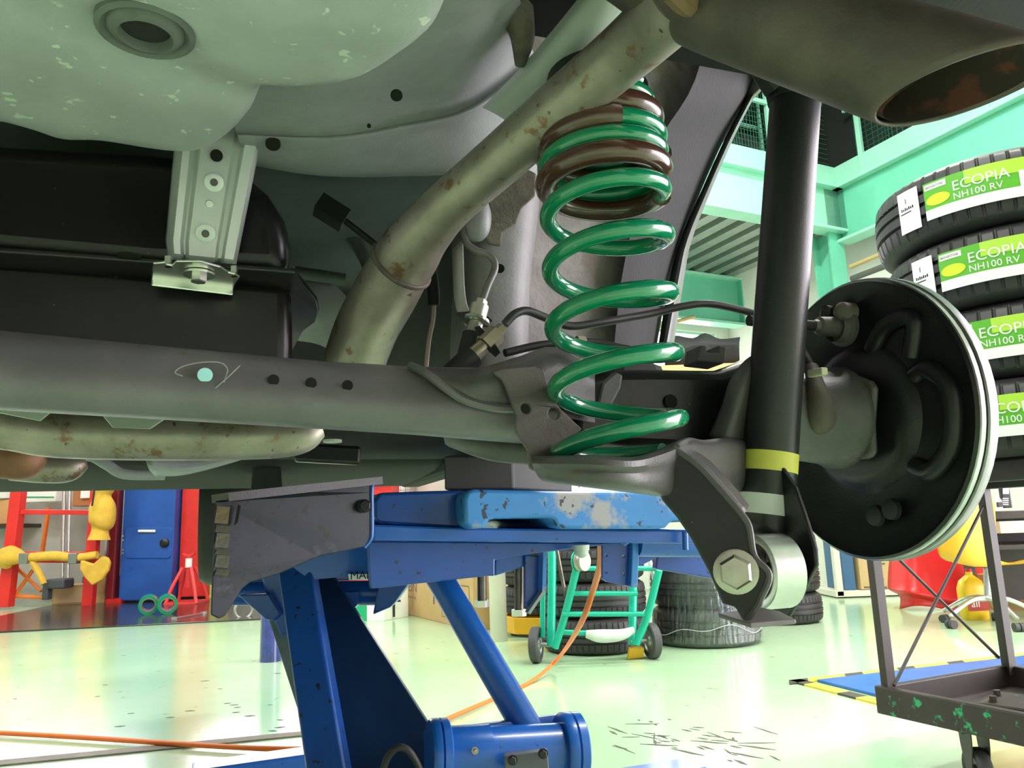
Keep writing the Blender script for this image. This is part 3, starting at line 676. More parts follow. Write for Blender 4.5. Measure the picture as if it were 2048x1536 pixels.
# ---- brake drum
dc = P(1710, 836, .676)
bd = mk('brake_drum', lathe([(.009, 0), (.009, .1215), (.010, .1225), (.018, .1225), (.021, .120), (.023, .10), (.028, .06), (.03, 0)], dc, CR, 72), mat('drum_steel', (.36, .36, .36), .3, metal=.8, var=.3), car, smooth=True, label='black brake drum back plate with bare steel rim')
mk('rim_ring', lathe([(.002, .1200), (.003, .1215), (.007, .1215), (.008, .1200)], dc, CR, 72), mat('rim_bright', (.55, .56, .56), .25, metal=.85, var=.2), bd, smooth=True)
bpl = mk('back_plate', lathe([(.008, .1205), (.002, .1205), (0, .1185), (.004, .112), (.004, .095), (.006, .090), (.006, .066), (0, .060), (-.003, .05), (-.003, 0)], dc, CR, 72), M_blackpaint, bd, smooth=True)
def dpt(R_, a, h):  # point on the drum face: radius, angle (0 = up, + to the rear), height off the face
    return dc - CR*h + UP*(R_*math.cos(a)) - CF*(R_*math.sin(a))
def pill(a0, a1, r0, r1, h, w): return tube([dpt(r0, a0, -.004), dpt((r0+r1)/2, (a0+a1)/2, h-.008), dpt(r1, a1, -.004)], w, 10, 5)
mk('embossed_rib', tube([dpt(.07, 1.2, -.006), dpt(.085, 1.25, -.003), dpt(.098, 1.5, -.003), dpt(.098, 1.9, -.003), dpt(.088, 2.2, -.003), dpt(.07, 2.3, -.006)], .008, 10, 5), M_blackpaint, bpl, smooth=True)
mk('embossed_rib', tube([dpt(.06, .4, -.006), dpt(.085, .55, -.004), dpt(.1, .8, -.004), dpt(.075, 1.0, -.006)], .008, 10, 5), M_blackpaint, bpl, smooth=True)
for a in (2.78, 3.0):
    mk('rubber_plug', lathe([(0, .009), (.004, .0085), (.0055, .006), (.0055, 0)], dpt(.085, a, .0), -CR, 18), M_rubber, bpl, smooth=True)
wc = PR(1690, 655, dc.dot(CR)-.004)
mk('wheel_cylinder', join(lathe([(0, .017), (.004, .017), (.006, .014), (.012, .013)], wc, -CR, 24), lathe([(.01, .009), (.028, .008), (.030, .0055), (.034, .005), (.034, 0)], wc, -CR, 16)), mat('cyl_grey', (.16, .15, .14), .5, metal=.4, var=.3), bpl, smooth=True, label='grey wheel cylinder with brake pipe')
mk('bleed_cap', lathe([(0, .0085), (.012, .0085), (.016, .005), (.017, 0)], PR(1704, 625, dc.dot(CR)-.002), -CR, 16), mat('cap_dust', (.15, .13, .11), .7), bpl, smooth=True)
mk('bleed_cap', lathe([(0, .0075), (.010, .0075), (.011, .004), (.009, 0)], PR(1668, 628, dc.dot(CR)-.002), -CR, 16), M_blackpaint, bpl, smooth=True)
mk('brake_hose', tube([wc-CR*.034, wc-CR*.06-UP*.0, wc-CR*.10+UP*.001], .0048, 10, 5), M_rubber, bpl, smooth=True)
# hub flange
hub = mk('hub_flange', prism([PR(x, y, dc.dot(CR)-.014) for x, y in [(1580, 748), (1640, 735), (1700, 742), (1752, 762), (1762, 775), (1756, 850), (1760, 905), (1750, 918), (1700, 920), (1640, 928), (1570, 915)]], -CR*.007), mat('flange_grey', (.14, .13, .125), .45, metal=.3, var=.3), bd, bevel=.004, bseg=3, label='grey hub flange plate')
mk('stub_axle', lathe([(0, .044), (.006, .044), (.012, .040), (.05, .036), (.09, .034)], dc-CR*.020, -CR, 36), M_arm, bd, smooth=True)
mk('cable_boot', tube([PR(1622, 735, .44), PR(1630, 765, .435), PR(1637, 800, .432), PR(1640, 835, .434), PR(1636, 856, .44)], [.0058, .0068, .0098, .0125, .008], 16, 6), mat('boot_rubber', (.11, .09, .075), .65, var=.25, vscale=15), bd, smooth=True, label='worn rubber cable boot')
mk('handbrake_cable', tube([PR(1600, 700, .44), PR(1612, 720, .44), PR(1622, 740, .44)], .0045, 10, 4), M_rubber, bd, smooth=True)
mk('cable_clip', bar(PR(1620, 748, .425), PR(1650, 742, .425), .006, .006), mat('clip_cream', (.62, .58, .42), .5), bd, bevel=.001, label='cream cable clip')
# ---- brake lines and hose fittings
M_line = mat('line_grey', (.17, .165, .155), .45, metal=.3)
line = mk('brake_line', tube([PF(x, y, F) for x, y, F in [(925, 440, .61), (930, 480, .605), (950, 500, .60), (980, 512, .598), (990, 535, .597), (976, 570, .596), (965, 600, .595)]], .0031, 12, 6), M_line, car, smooth=True, label='bent brake line with fittings')
fa, fb = PF(962, 602, .594), PF(940, 690, .59)
fd = (fb-fa).normalized(); fl_ = (fb-fa).length
def fit(t0, t1, r, m, seg=16, nm='fitting'): return mk(nm, lathe([(0, 0), (0, r*.85), (.0006, r), (max(.0012, (t1-t0)*fl_-.0006), r), ((t1-t0)*fl_, r*.85), ((t1-t0)*fl_, 0)], fa+fd*(t0*fl_), fd, seg), m, line, smooth=True, angle=25)
M_nick = mat('fitting_pale', (.62, .58, .50), .35, metal=.7)
fit(-.02, .12, .0055, M_nick, 6, 'nut'); fit(.10, .40, .0078, M_nick); fit(.42, .50, .0115, M_zinc, 20, 'washer'); fit(.5, .8, .0068, M_boltm); fit(.75, 1.3, .0085, M_rubber, 14, 'hose_end')
mk('fitting_tab', plate(pf([(905, 628), (915, 625), (960, 622), (985, 642), (975, 655), (930, 648)], .593), -CF*.002), M_blackpaint, line, bevel=.0006)
ga, gb = PF(1005, 655, .572), PF(935, 722, .572)
gd = (gb-ga).normalized()
mk('hose_block', join(lathe([(0, 0), (0, .0048), (.010, .0048)], ga, gd, 6), lathe([(.007, 0), (.007, .0085), (.022, .0085), (.022, 0)], ga, gd, 6), lathe([(.0225, .0060), (.045, .0070), (.046, 0)], ga, gd, 16)), mat('brass_dull', (.42, .38, .27), .35, metal=.8, var=.2), line, smooth=True, angle=25, label='dull brass hose block')
mk('hose_bracket', plate([PF(x, y, F) for x, y, F in [(948, 655, .575), (958, 652, .574), (990, 690, .568), (1000, 706, .566), (990, 715, .566), (965, 690, .57)]], -CF*.002), M_blackpaint, line, bevel=.0005)
mk('flex_hose', tube([gb-gd*.006, gb+gd*.02, PF(915, 760, .575)], .0095, 12, 4), M_rubber, line, smooth=True)
mk('rear_brake_pipe', tube([PF(x, y, F) for x, y, F in [(1010, 648, .572), (1030, 628, .572), (1055, 622, .575), (1090, 635, .58), (1140, 652, .585), (1200, 645, .59), (1300, 628, .60), (1360, 614, .60), (1420, 608, .60), (1500, 625, .60), (1560, 645, .59)]], .0036, 12, 6), mat('pipe_black', (.045, .045, .045), .4), line, smooth=True)
mk('sensor_wire', tube([PF(x, y, F) for x, y, F in [(1010, 706, .56), (1080, 690, .565), (1150, 684, .57), (1200, 686, .575), (1250, 697, .575), (1310, 705, .57)]], .0032, 10, 6), M_rubber, car, smooth=True)
mk('wire_clip', lathe([(0, .006), (.007, .006)], PF(1153, 686, .569), CR, 14), mat('clip_cream', (.62, .58, .42), .5), car)
# front wheel seen far ahead
fw = PY(455, 1010, 2.9)
wheel = mk('front_wheel', lathe([(-.09, .19), (-.085, .27), (-.06, .285), (.06, .285), (.085, .27), (.09, .19), (.04, .18), (.0, .10), (.0, 0)], fw, CR, 40), M_rubber, car, smooth=True, label='front tyre far ahead')

# ================================================================== THE SCISSOR LIFT
lift = thing('scissor_lift', 'blue steel scissor lift standing under the car', 'car lift', CW(-.1, 1.5, 0))
M_blue = mat('lift_blue', (.008, .075, .36), .34, var=.3, vscale=6, bump=.06, bscale=150, speck=(.02, .02, .03), sthr=.66, sscale=60, coat=.3)
M_blue2 = mat('lift_blue_clean', (.010, .11, .46), .32, var=.2, vscale=5, speck=(.02, .03, .06), sthr=.70, sscale=60, coat=.3)
M_bluew = mat('lift_blue_worn', (.05, .24, .62), .38, var=.2, vscale=5, col2=(.34, .33, .36), thr=.56, stain_scale=9, speck=(.04, .05, .08), sthr=.63, sscale=50)
M_shadedplate = mat('lift_shaded_smeared', (.016, .02, .034), .42, var=.5, vscale=14, col2=(.055, .055, .085), thr=.53, stain_scale=10, speck=(.008, .008, .008), sthr=.62, sscale=60, spec=.3)  # blue darkened to hold the plate's shade, plus black smears
M_steel = mat('rod_steel', (.16, .14, .12), .35, metal=.8, var=.4, vscale=20)
FL = 1.15
# ramp end plate with warning decals
ramp = mk('ramp_plate', plate([PF(x, y, FL+(x-430)*.0003) for x, y in [(430, 1002), (600, 984), (740, 969), (748, 985), (746, 1070), (730, 1093), (640, 1112), (560, 1147), (500, 1165), (482, 1180), (450, 1232), (438, 1238), (421, 1230), (424, 1150)]], CF*.006), M_shadedplate, lift, bevel=.002, label='dark ramp end plate, shade and smears in its colour, with worn decals')
mk('plate_rim', tube([PF(x, y, FL+.094) for x, y in [(755, 968), (744, 975), (744, 1060), (740, 1080), (728, 1094)]], .0035, 8, 4), M_blue2, ramp, smooth=True)
for i, (y0, y1, c) in enumerate([(1012, 1046, (.20, .14, .08)), (1050, 1064, (.11, .085, .06)), (1066, 1094, (.17, .15, .12)), (1098, 1108, (.10, .085, .07)), (1110, 1134, (.16, .145, .12)), (1138, 1150, (.12, .10, .07))]):
    mk('decal', plate([PF(x, y, FL-.0015) for x, y in [(434, y0), (460, y0+2), (456, y1+2), (429, y1)]], -CF*.0006), mat('decal_%d' % i, c, .6, var=.6, vscale=90, col2=(.28, .26, .22), thr=.6, stain_scale=110), ramp, label='worn warning decal')
mk('bolt', bolt(PF(728, 1012, FL+.085), -CF, .009, .012, 1.2), M_blackpaint, ramp)
mk('slot_shade', plate([PF(x, y, FL+.0045) for x, y in [(476, 1008), (482, 1012), (476, 1045), (468, 1052)]], -CF*.006), M_dark, ramp, bevel=.001)  # solid dark plate, standing in for the shade inside a slot
mk('ramp_top', bar(PF(440, 996, FL+.02), PF(745, 963, FL+.12), .06, .012), M_blackpaint, ramp)
# platform
plat = mk('platform_channel', prism(pf([(748, 1000), (760, 985), (920, 980), (945, 983), (945, 1058), (920, 1058), (760, 1048), (748, 1040)], 1.42), CF*.5), M_blue, lift, bevel=.006, label='dark blue platform channel')
slab = [(928, 1000), (934, 982), (950, 978), (1100, 982), (1420, 984), (1425, 1030), (1420, 1042), (1400, 1042), (1345, 1042), (1332, 1056), (1320, 1058), (1130, 1058), (1114, 1054), (1108, 1040), (1098, 1036), (990, 1037), (978, 1042), (968, 1056), (945, 1058), (930, 1050)]
mk('platform_end', prism(pf(slab, 1.36), CF*.6), M_bluew, lift, bevel=.008, bseg=3, smooth=True, label='light blue worn end of the platform with notched lower edge')
mk('platform_ledge', prism(pf([(745, 1049), (945, 1056), (1370, 1060), (1420, 1062), (1420, 1088), (1245, 1086), (745, 1082)], 1.40), CF*.35), M_blue2, lift, bevel=.004)
mk('side_girder', prism(pf([(735, 1082), (1245, 1086), (1080, 1106), (990, 1120), (990, 1152), (978, 1152), (740, 1178)], 1.46), CF*.02), M_blue, lift, bevel=.003, label='tapered dark blue girder')
mk('rear_girder', prism(pf([(440, 1150), (745, 1080), (745, 1160), (450, 1165)], 1.75), CF*.02), M_blue2, lift, bevel=.003)
mk('cover_plate', plate([PF(x, y, 1.62) for x, y in [(560, 1115), (740, 1090), (745, 1148), (620, 1160)]], CF*.01), M_blue2, lift)
wl = mk('name_strip', plate([PF(x, y, 1.60) for x, y in [(696, 1148), (745, 1148), (745, 1160), (698, 1160)]], -CF*.002), mat('strip_white', (.8, .8, .8), .5), lift, label='white lettered strip')
mk('lettering', textgeo('MAE', .022, flat(PF(700, 1159, 1.597), CR, UP)), M_dark, wl)
mk('right_girder', prism(pf([(1315, 1108), (1425, 1115), (1430, 1158), (1312, 1138)], 1.55), CF*.02), M_blue, lift, bevel=.003)
mk('right_tube', rod(PF(1272, 1085, 1.5), PF(1425, 1088, 1.5), .030, 20), M_blue2, lift, smooth=True)
mk('side_pin', rod(PF(1370, 1062, 1.38), PF(1371, 1100, 1.38), .006, 10), M_blue2, lift, smooth=True)
mk('hydraulic_elbow', tube([PF(1262, 1060, 1.44), PF(1258, 1078, 1.43), PF(1245, 1088, 1.43)], .006, 10, 5), M_blue2, lift, smooth=True)
hp = [circ(PF(x, y, 1.50), .0032, CF, 10) for x, y in [(1212, 1110), (1247, 1112), (1212, 1144), (1247, 1148)]]
mk('hanger_plate', plate(pf([(1205, 1086), (1258, 1086), (1258, 1172), (1215, 1164), (1205, 1158)], 1.50), CF*.008, hp), M_blue, lift, bevel=.002, label='blue hanger plate with four holes')
mk('hanger_channel', bar(PF(1266, 1078, 1.5), PF(1262, 1174, 1.5), .016, .03, CF), M_bluew, lift, bevel=.002)
mk('gusset', plate(pf([(1272, 1090), (1315, 1110), (1308, 1118), (1288, 1128), (1270, 1134)], 1.52), CF*.008), M_blue2, lift)
mk('rubber_foot', lathe([(-.010, .016), (0, .016), (-.018, .013), (-.024, .005), (-.025, 0)], PF(1162, 1090, 1.41), UP, 20), mat('foot_pale', (.52, .60, .52), .5), lift, smooth=True, label='pale rubber stop under the platform')
# legs hanging right
mk('post_plate', prism(pf([(1050, 1110), (1080, 1112), (1080, 1185), (1055, 1226), (1050, 1200)], 1.52), CF*.01), M_blue, lift, bevel=.002)
mk('post_channel', bar(PF(1085, 1104, 1.51), PF(1083, 1182, 1.51), .008, .03, CF), M_bluew, lift)
mk('post_edge', bar(PF(1085, 1182, 1.51), PF(1055, 1226, 1.51), .006, .02, CF), mat('edge_grey', (.28, .32, .30), .5), lift)
mk('bridge', prism(pf([(990, 1118), (1050, 1105), (1050, 1133), (990, 1152)], 1.53), CF*.03), M_blue2, lift, bevel=.003)
for x, y0, y1 in [(964, 1135, 1206), (1038, 1128, 1224)]:
    r_ = mk('pin_rod', rod(PF(x, y0, 1.55), PF(x, y1, 1.55), .0095, 16), M_steel, lift, smooth=True, label='dark steel pin with a nut')
    mk('nut', lathe([(0, 0), (0, .015), (.013, .015), (.013, 0)], PF(x, y1+8, 1.55), UP, 6), M_zinc, r_)
# scissor arms
def plank(a, b, w, t, m, nm, hint, **k): return mk(nm, bar(a, b, w, t, hint), m, lift, bevel=.006, bseg=3, **k)
toC = Vector((0, -1, 0))
plank(P(592, 1120, 1.58), P(668, 1600, 1.28), .066, .045, M_blue, 'scissor_arm', toC, label='square blue scissor arm')
mk('arm_plate', prism([P(x, y, d) for x, y, d in [(585, 1140, 1.66), (650, 1140, 1.66), (668, 1155, 1.65), (870, 1470, 1.42), (900, 1560, 1.37), (690, 1620, 1.34), (640, 1300, 1.54)]], Vector((0, .02, 0))), mat('lift_navy', (.010, .035, .11), .35, var=.3, speck=(.4, .4, .4), sthr=.78, sscale=40, coat=.3), lift, bevel=.003, label='wide navy blue arm plate')
mk('arm_web', prism([P(x, y, d) for x, y, d in [(535, 1235, 1.62), (585, 1225, 1.62), (672, 1560, 1.36), (640, 1560, 1.36)]], Vector((0, .03, 0))), mat('lift_lit_side', (.20, .27, .27), .45, var=.3), lift, bevel=.003)  # pale grey green paints the lit side face of the arm
mk('tube_arm', rod(P(835, 1080, 1.60), P(1062, 1470, 1.40), .028, 24), M_blue2, lift, smooth=True, label='round blue tube arm')
mk('cylinder_bracket', prism([P(x, y, 1.62) for x, y in [(745, 1230), (760, 1150), (800, 1090), (900, 1090), (830, 1150), (790, 1205), (780, 1215)]], Vector((0, .05, 0))), M_blue, lift, bevel=.004)
mk('arm_hub', prism([P(x, y, 1.58) for x, y in [(520, 1150), (600, 1120), (620, 1200), (590, 1290), (570, 1300), (545, 1240)]], Vector((0, .06, 0))), M_blue, lift, bevel=.006)
mk('arm_gusset', prism([P(x, y, 1.56) for x, y in [(475, 1190), (535, 1188), (560, 1230), (548, 1242), (530, 1238)]], Vector((0, .05, 0))), M_blue, lift, bevel=.003)
mk('torsion_tube', rod(P(440, 1186, 1.68), P(770, 1186, 1.68), .026, 20), M_blue2, lift, smooth=True)
mk('tab_plate', prism([P(x, y, 1.63) for x, y in [(690, 1185), (716, 1184), (714, 1210), (700, 1225)]], Vector((0, .03, 0))), M_blue, lift)
# pivot at the foot
pa, pb = P(872, 1512, 1.30), P(1142, 1496, 1.36)
pd_ = (pb-pa).normalized(); pl_ = (pb-pa).length
piv = mk('pivot_tube', lathe([(0, 0), (0, .044), (.012, .046), (pl_*.38, .046), (pl_*.38, .042), (pl_, .042), (pl_, 0)], pa, pd_, 32), M_blue2, lift, smooth=True, label='thick blue pivot tube between two round flanges')
for c, w in ((pa-pd_*.012, .03), (pb-pd_*.02, .035)):
    mk('flange', lathe([(0, 0), (0, .056), (.004, .059), (w*.5, .059), (w*.55, .055), (w*.62, .059), (w, .059), (w+.003, .055), (w+.003, 0)], c, pd_, 40), M_blue2, piv, smooth=True)
mk('backing_plate', prism([P(x, y, d) for x, y, d in [(845, 1465, 1.35), (1125, 1430, 1.42), (1150, 1450, 1.42), (1140, 1560, 1.36), (860, 1560, 1.30)]], Vector((0, .02, 0))), M_blue2, piv, bevel=.004)
mk('grease_nipple', lathe([(0, .006), (.004, .006), (.004, .0035), (.010, .003), (.011, 0)], pa+pd_*.07+Vector((0, -.044, .016)), Vector((0, -1, .3)), 10), M_boltm, piv)
kp = mk('keeper_plate', plate([P(x, y, 1.255) for x, y in [(1008, 1512), (1095, 1502), (1100, 1560), (1010, 1560)]], Vector((0, .02, 0))), mat('keeper_grey', (.12, .12, .14), .5), piv, bevel=.002)
for x, y in [(1025, 1520), (1086, 1507)]: mk('screw', bolt(P(x, y, 1.252), Vector((0, -1, .1)), .0065, .008, 1.25), M_blackpaint, piv)
mk('hose_loop', tube([P(x, y, 1.24) for x, y in [(765, 1545), (775, 1515), (795, 1496), (815, 1500), (830, 1520), (842, 1545)]], .006, 10, 6), M_rubber, lift, smooth=True)
# base frame on the floor
bz = .09
for nm, (x0, y0), (x1, y1) in [('base_beam', (385, 1532), (700, 1488)), ('base_beam', (1240, 1548), (1395, 1524))]:
    a, b = PZ(x0, y0, bz), PZ(x1, y1, bz)
    mk(nm, bar(a-UP*bz/2, b-UP*bz/2, .10, bz, UP), M_blue2, lift, bevel=.006)
mk('base_plate', box(PL(760, 1900), 1.3, .5, .05, BA), M_blue, lift, bevel=.005)
# rubber lifting pads between platform and sill
M_pad = mat('pad_rubber', (.03, .028, .03), .45, var=.3)
zq = PF(950, 980, 1.42).z+.001
a_ = PF(888, 980, 1.44); b_ = PF(1028, 980, 1.44); c_ = PF(1145, 980, 1.62)
g = prism([Vector((q.x, q.y, zq)) for q in (a_, b_, c_, c_+(a_-b_))], UP*(.842-zq))
tag(mk('lifting_block', g, M_pad, None, bevel=.004), 'large black rubber lifting block on the platform behind the axle', 'rubber block')
mk('pad_bracket', prism(pf([(505, 932), (562, 932), (568, 1000), (500, 1000)], 1.98), CF*.1), M_pad, lift, bevel=.004)

# ================================================================== TYRES
M_tyre = mat('tyre_rubber', (.024, .023, .024), .5, var=.15, vscale=20, bump=.1, bscale=80)
M_tyre2 = mat('tyre_rubber_old', (.035, .034, .033), .6, var=.2, vscale=20)
def tyregeo(R, W, c, n=56, slots=True):
    """tyre lying flat, axis upright, base centre c: ribs, grooves and shoulder slots"""
    h = W
    prof = [(.10*h, R*.62), (.02*h, R*.66), (0, R*.78), (.02*h, R*.88), (.09*h, R*.955), (.14*h, R*.978), (.30*h, R*.995), (.315*h, R*.965), (.345*h, R*.965), (.36*h, R), (.47*h, R), (.48*h, R*.972), (.52*h, R*.972), (.53*h, R), (.64*h, R), (.655*h, R*.965), (.685*h, R*.965), (.70*h, R*.995), (.86*h, R*.978), (.91*h, R*.955), (.98*h, R*.88), (h, R*.78), (.98*h, R*.66), (.90*h, R*.62)]
    V, Fc = [], []; angs = []
    for k in range(n):
        angs += [(k, 0), (k+.10, 1), (k+.18, 1), (k+.28, 0)] if slots else [(k, 0)]
    m = len(angs)
    for i, (z, r) in enumerate(prof):
        sh = i in (5, 6, 17, 18)
        for k, s in angs:
            a = 2*math.pi*k/n
            rr = r - (.005 if (s and sh) else 0)
            V.append(Vector(c) + Vector((rr*math.cos(a), rr*math.sin(a), z)))
    q = len(prof)
    for i in range(q):
        j = (i+1) % q
        for k in range(m):
            k2 = (k+1) % m; Fc.append((i*m+k, i*m+k2, j*m+k2, j*m+k))
    return V, Fc
def tyre(c, R, W, label, group, m=M_tyre, slots=True, rot=0.0):
    o = mk('tyre', tyregeo(R, W, c, 56, slots), m, None, smooth=True, angle=35)
    return tag(o, label, 'tyre', group)
def tyre_copy(o, z, label):
    c = dup(o, WL[o.name] + UP*z); c['label'] = label; return c

# ---- trolley with four labelled tyres
K = Vector((1.016, 2.33, 0)); U1 = BA; U2 = -BB; LA, LB = .57, .80
trol = thing('trolley', 'brown steel trolley with chipped green paint carrying labelled tyres', 'trolley', K+U1*LA/2+U2*LB/2)
M_trol = mat('trolley_brown', (.05, .038, .033), .5, var=.25, vscale=8, col2=(.03, .36, .15), thr=.66, stain_scale=14)
M_trolw = mat('trolley_worn', (.055, .04, .036), .5, var=.3, vscale=8, col2=(.03, .38, .15), thr=.55, stain_scale=20)
zt0, zt1 = .155, .225
def TW(u, v, z): return K + U1*u + U2*v + UP*z
for nm, a, b in [('tray_side', TW(0, 0, .19), TW(LA, 0, .19)), ('tray_side', TW(LA, 0, .19), TW(LA, LB, .19)), ('tray_side', TW(0, LB, .19), TW(LA, LB, .19))]:
    mk(nm, bar(a, b, .022, .07, UP), M_trol, trol, bevel=.003)
mk('tray_front', bar(TW(0, -.01, .19), TW(0, LB+.01, .19), .028, .075, UP), M_trolw, trol, bevel=.004, label='tray edge with chipped green paint')
mk('tray_floor', prism([TW(.0, .0, .16), TW(LA, 0, .16), TW(LA, .30, .16), TW(0, .42, .16)], UP*.006), M_trol, trol)
mk('tray_bolt_plate', prism([TW(.18, .16, .168), TW(.36, .10, .168), TW(.40, .28, .168), TW(.22, .34, .168)], UP*.02), M_trol, trol, bevel=.004)
for u, v in [(.22, .18), (.30, .14), (.37, .2), (.28, .26)]: mk('bolt', bolt(TW(u, v, .188), UP, .010, .016, 1.2), M_trol, trol)
ZTOP = .80
for u, v in [(.012, .012), (LA-.012, .012), (.012, LB), (LA, LB)]:
    mk('post', join(bar(TW(u, v, .2), TW(u, v, ZTOP), .035, .004, U1), bar(TW(u, v, .2)+U2*.016-U1*.0, TW(u, v, ZTOP)+U2*.016, .004, .035, U1)), M_trol, trol, bevel=.001)
mk('brace', rod(TW(.02, .03, .23), TW(LA-.03, .02, .72), .0048, 8), M_trol, trol); mk('brace', rod(TW(LA-.03, .0, .25), TW(.03, .0, .66), .0048, 8), M_trol, trol)
for a, b in [((0, 0), (LA, 0)), ((0, 0), (0, LB)), ((LA, 0), (LA, LB)), ((0, LB), (LA, LB))]:
    mk('top_rail', bar(TW(*a, ZTOP), TW(*b, ZTOP), .04, .05, UP), M_trol, trol, bevel=.003)
mk('top_shelf', prism([TW(0, 0, ZTOP+.02), TW(LA, 0, ZTOP+.02), TW(LA, LB, ZTOP+.02), TW(0, LB, ZTOP+.02)], UP*.008), M_trol, trol)
M_cast = mat('caster_tyre', (.05, .05, .05), .6); M_castm = mat('caster_metal', (.30, .30, .29), .4, metal=.7)
for i, (u, v) in enumerate([(.05, .23), (.52, .20), (.05, LB-.05), (.52, LB-.05)]):
    c = TW(u, v, .053); ax = (U1*.85+U2*.5).normalized() if i == 0 else (U1*.6-U2*.8).normalized()
    w = mk('caster', lathe([(-.016, .038), (-.017, .050), (-.012, .053), (.012, .053), (.017, .050), (.016, .038)], c, ax, 32, closed=True), M_cast, trol, smooth=True)
    mk('wheel_disc', lathe([(-.014, .039), (-.012, .030), (-.010, .012), (-.018, .010), (-.018, 0), (.018, 0), (.018, .01), (.010, .012), (.012, .03), (.014, .039)], c, ax, 32), M_castm, w, smooth=True)
    for s in (-1, 1): mk('fork', plate([c+ax*(.02*s)+ax.cross(UP)*x+UP*z for x, z in [(-.014, -.012), (.014, -.012), (.03, .055), (.035, .105), (-.035, .105), (-.03, .055)]], ax*.003*s), M_trol, w)
    mk('fork_top', box(c+UP*.095, .09, .07, .008, ax), M_trol, w)
tc0 = Vector((1.338, 2.01, ZTOP+.029)); TR, TWD = .298, .187
def on_tyre(c, R, a0, z0):
    """maps label x (to the right) and y (up) on the tread, a0 = angle of its left end"""
    return lambda x, y: Vector((c.x + R*math.cos(a0+x/R), c.y + R*math.sin(a0+x/R), c.z+z0+y))
def patch(f, x0, x1, y0, y1, n=16):
    V = []; Fc = []
    for i in range(n+1):
        x = x0+(x1-x0)*i/n; V += [f(x, y0), f(x, y1)]
    for i in range(n): Fc.append((2*i, 2*i+2, 2*i+3, 2*i+1))
    return V, Fc
def ellip(f, cx_, cy_, rx, ry, n=24):
    V = [f(cx_, cy_)] + [f(cx_+rx*math.cos(2*math.pi*k/n), cy_+ry*math.sin(2*math.pi*k/n)) for k in range(n)]
    return V, [(0, 1+k, 1+(k+1) % n) for k in range(n)]
M_lgreen = mat('label_green', (.10, .42, .02), .5); M_lyel = mat('label_yellow', (.62, .72, .02), .5); M_white = mat('paper_white', (.85, .85, .83), .6); M_lime = mat('label_lime', (.42, .68, .05), .5)
ords = ['topmost', 'second from the top', 'third from the top', 'lowest']
for i in range(4):
    c = tc0 + UP*(TWD*(3-i)) + Vector(((0, .0, 0), (.018, .0, 0), (.03, .01, 0), (.02, .01, 0))[i])
    t = tyre(c, TR, TWD, 'new black tyre with green sticker, %s of the stack on the trolley' % ords[i], 'labelled tyres on the trolley')
    a0 = math.radians((207.5, 206.5, 205.5, 205.5)[i]); RR_ = TR+.0015
    f = on_tyre(c, RR_, a0, .044); g = on_tyre(c, RR_+.0008, a0, .044); g2 = on_tyre(c, RR_+.0014, a0, .044)
    lab = mk('sticker', patch(f, 0, .255, 0, .098), M_lgreen, t, label='green tyre sticker with white lettering')
    mk('sticker_band', patch(g, 0, .255, 0, .026), M_white, lab); mk('sticker_lime', patch(g, .10, .255, .062, .098), M_lime, lab)  # lime patch is print, part of the label's green gradient
    mk('sticker_corner', patch(g, .212, .255, .026, .066), M_white, lab)
    mk('sticker_tab', patch(g, .004, .058, .078, .093), M_white, lab); mk('sticker_oval', ellip(g, .034, .048, .030, .015), M_lyel, lab)
    mk('lettering', textgeo('ECOPIA', .036, lambda x, y: g2(.070+x*1.0, .054+y)), M_white, lab); mk('lettering', textgeo('NH100 RV', .024, lambda x, y: g2(.070+x*1.0, .031+y)), M_white, lab)
    mk('lettering', textgeo('BRIDGESTONE', .0085, lambda x, y: g2(.007+x*.80, .082+y)), M_dark, lab)
    fw_ = on_tyre(c, RR_, a0-.275, .036)
    if i < 2:
        wl_ = mk('price_sticker', patch(fw_, 0, .066, 0, .112, 6), M_white, t, label='white paper sticker')
        gw = on_tyre(c, RR_+.0008, a0-.275, .036)
        mk('lettering', join(textgeo('1', .02, lambda x, y: gw(.022+x, .078+y)), patch(gw, .006, .042, .052, .0545, 3), *[patch(gw, .010+.006*k, .0135+.006*k, .060, .068-.002*(k % 2), 1) for k in range(7)]), M_dark, wl_)

# ---- mezzanine: mint green steel in the far right corner
mez = thing('mezzanine', 'mint green steel mezzanine with railings and netting above the tyre racks', 'mezzanine', BW(6.0, 5.2, 0))
CA, CB = 6.3, 5.20               # corner in building axes
def ibeam(a, b, z0, z1, m, nm, w=.18):
    d = (b-a).normalized(); h = z1-z0; n = UP.cross(d)
    web = mk(nm, bar(a+UP*(z0+h/2), b+UP*(z0+h/2), .02, h, UP), m, mez)
    for z in (z0, z1): mk('beam_flange', bar(a+UP*z, b+UP*z, w, .03, UP), M_teal2, web, bevel=.004)
    L_ = (b-a).length; k = max(2, int(L_/1.6))
    for i in range(k+1): mk('stiffener', bar(a+d*(L_*i/k)+UP*z0, a+d*(L_*i/k)+UP*z1, .02, w*.9, n), M_teal, web)
    return web
Z0, Z1, Z2 = 3.52, 3.98, 4.2
la, lb = BW(.3, CB, 0), BW(CA, CB, 0)
ibeam(la, lb, Z0, Z1, M_teal2, 'edge_beam'); mk('kick_board', bar(la+UP*(Z1+.13), lb+UP*(Z1+.13), .04, .22, UP), M_teal2, mez)
ra, rb = BW(CA, CB, 0), BW(CA, .8, 0)
ibeam(ra, rb, Z0-.1, Z1, M_teal, 'wall_beam'); mk('kick_board', bar(ra+UP*(Z1+.13), rb+UP*(Z1+.13), .04, .22, UP), M_teal2, mez)
ibeam(BW(.3, 6.75, 0), BW(CA, 6.75, 0), 2.95, 3.50, M_teal, 'rear_beam')
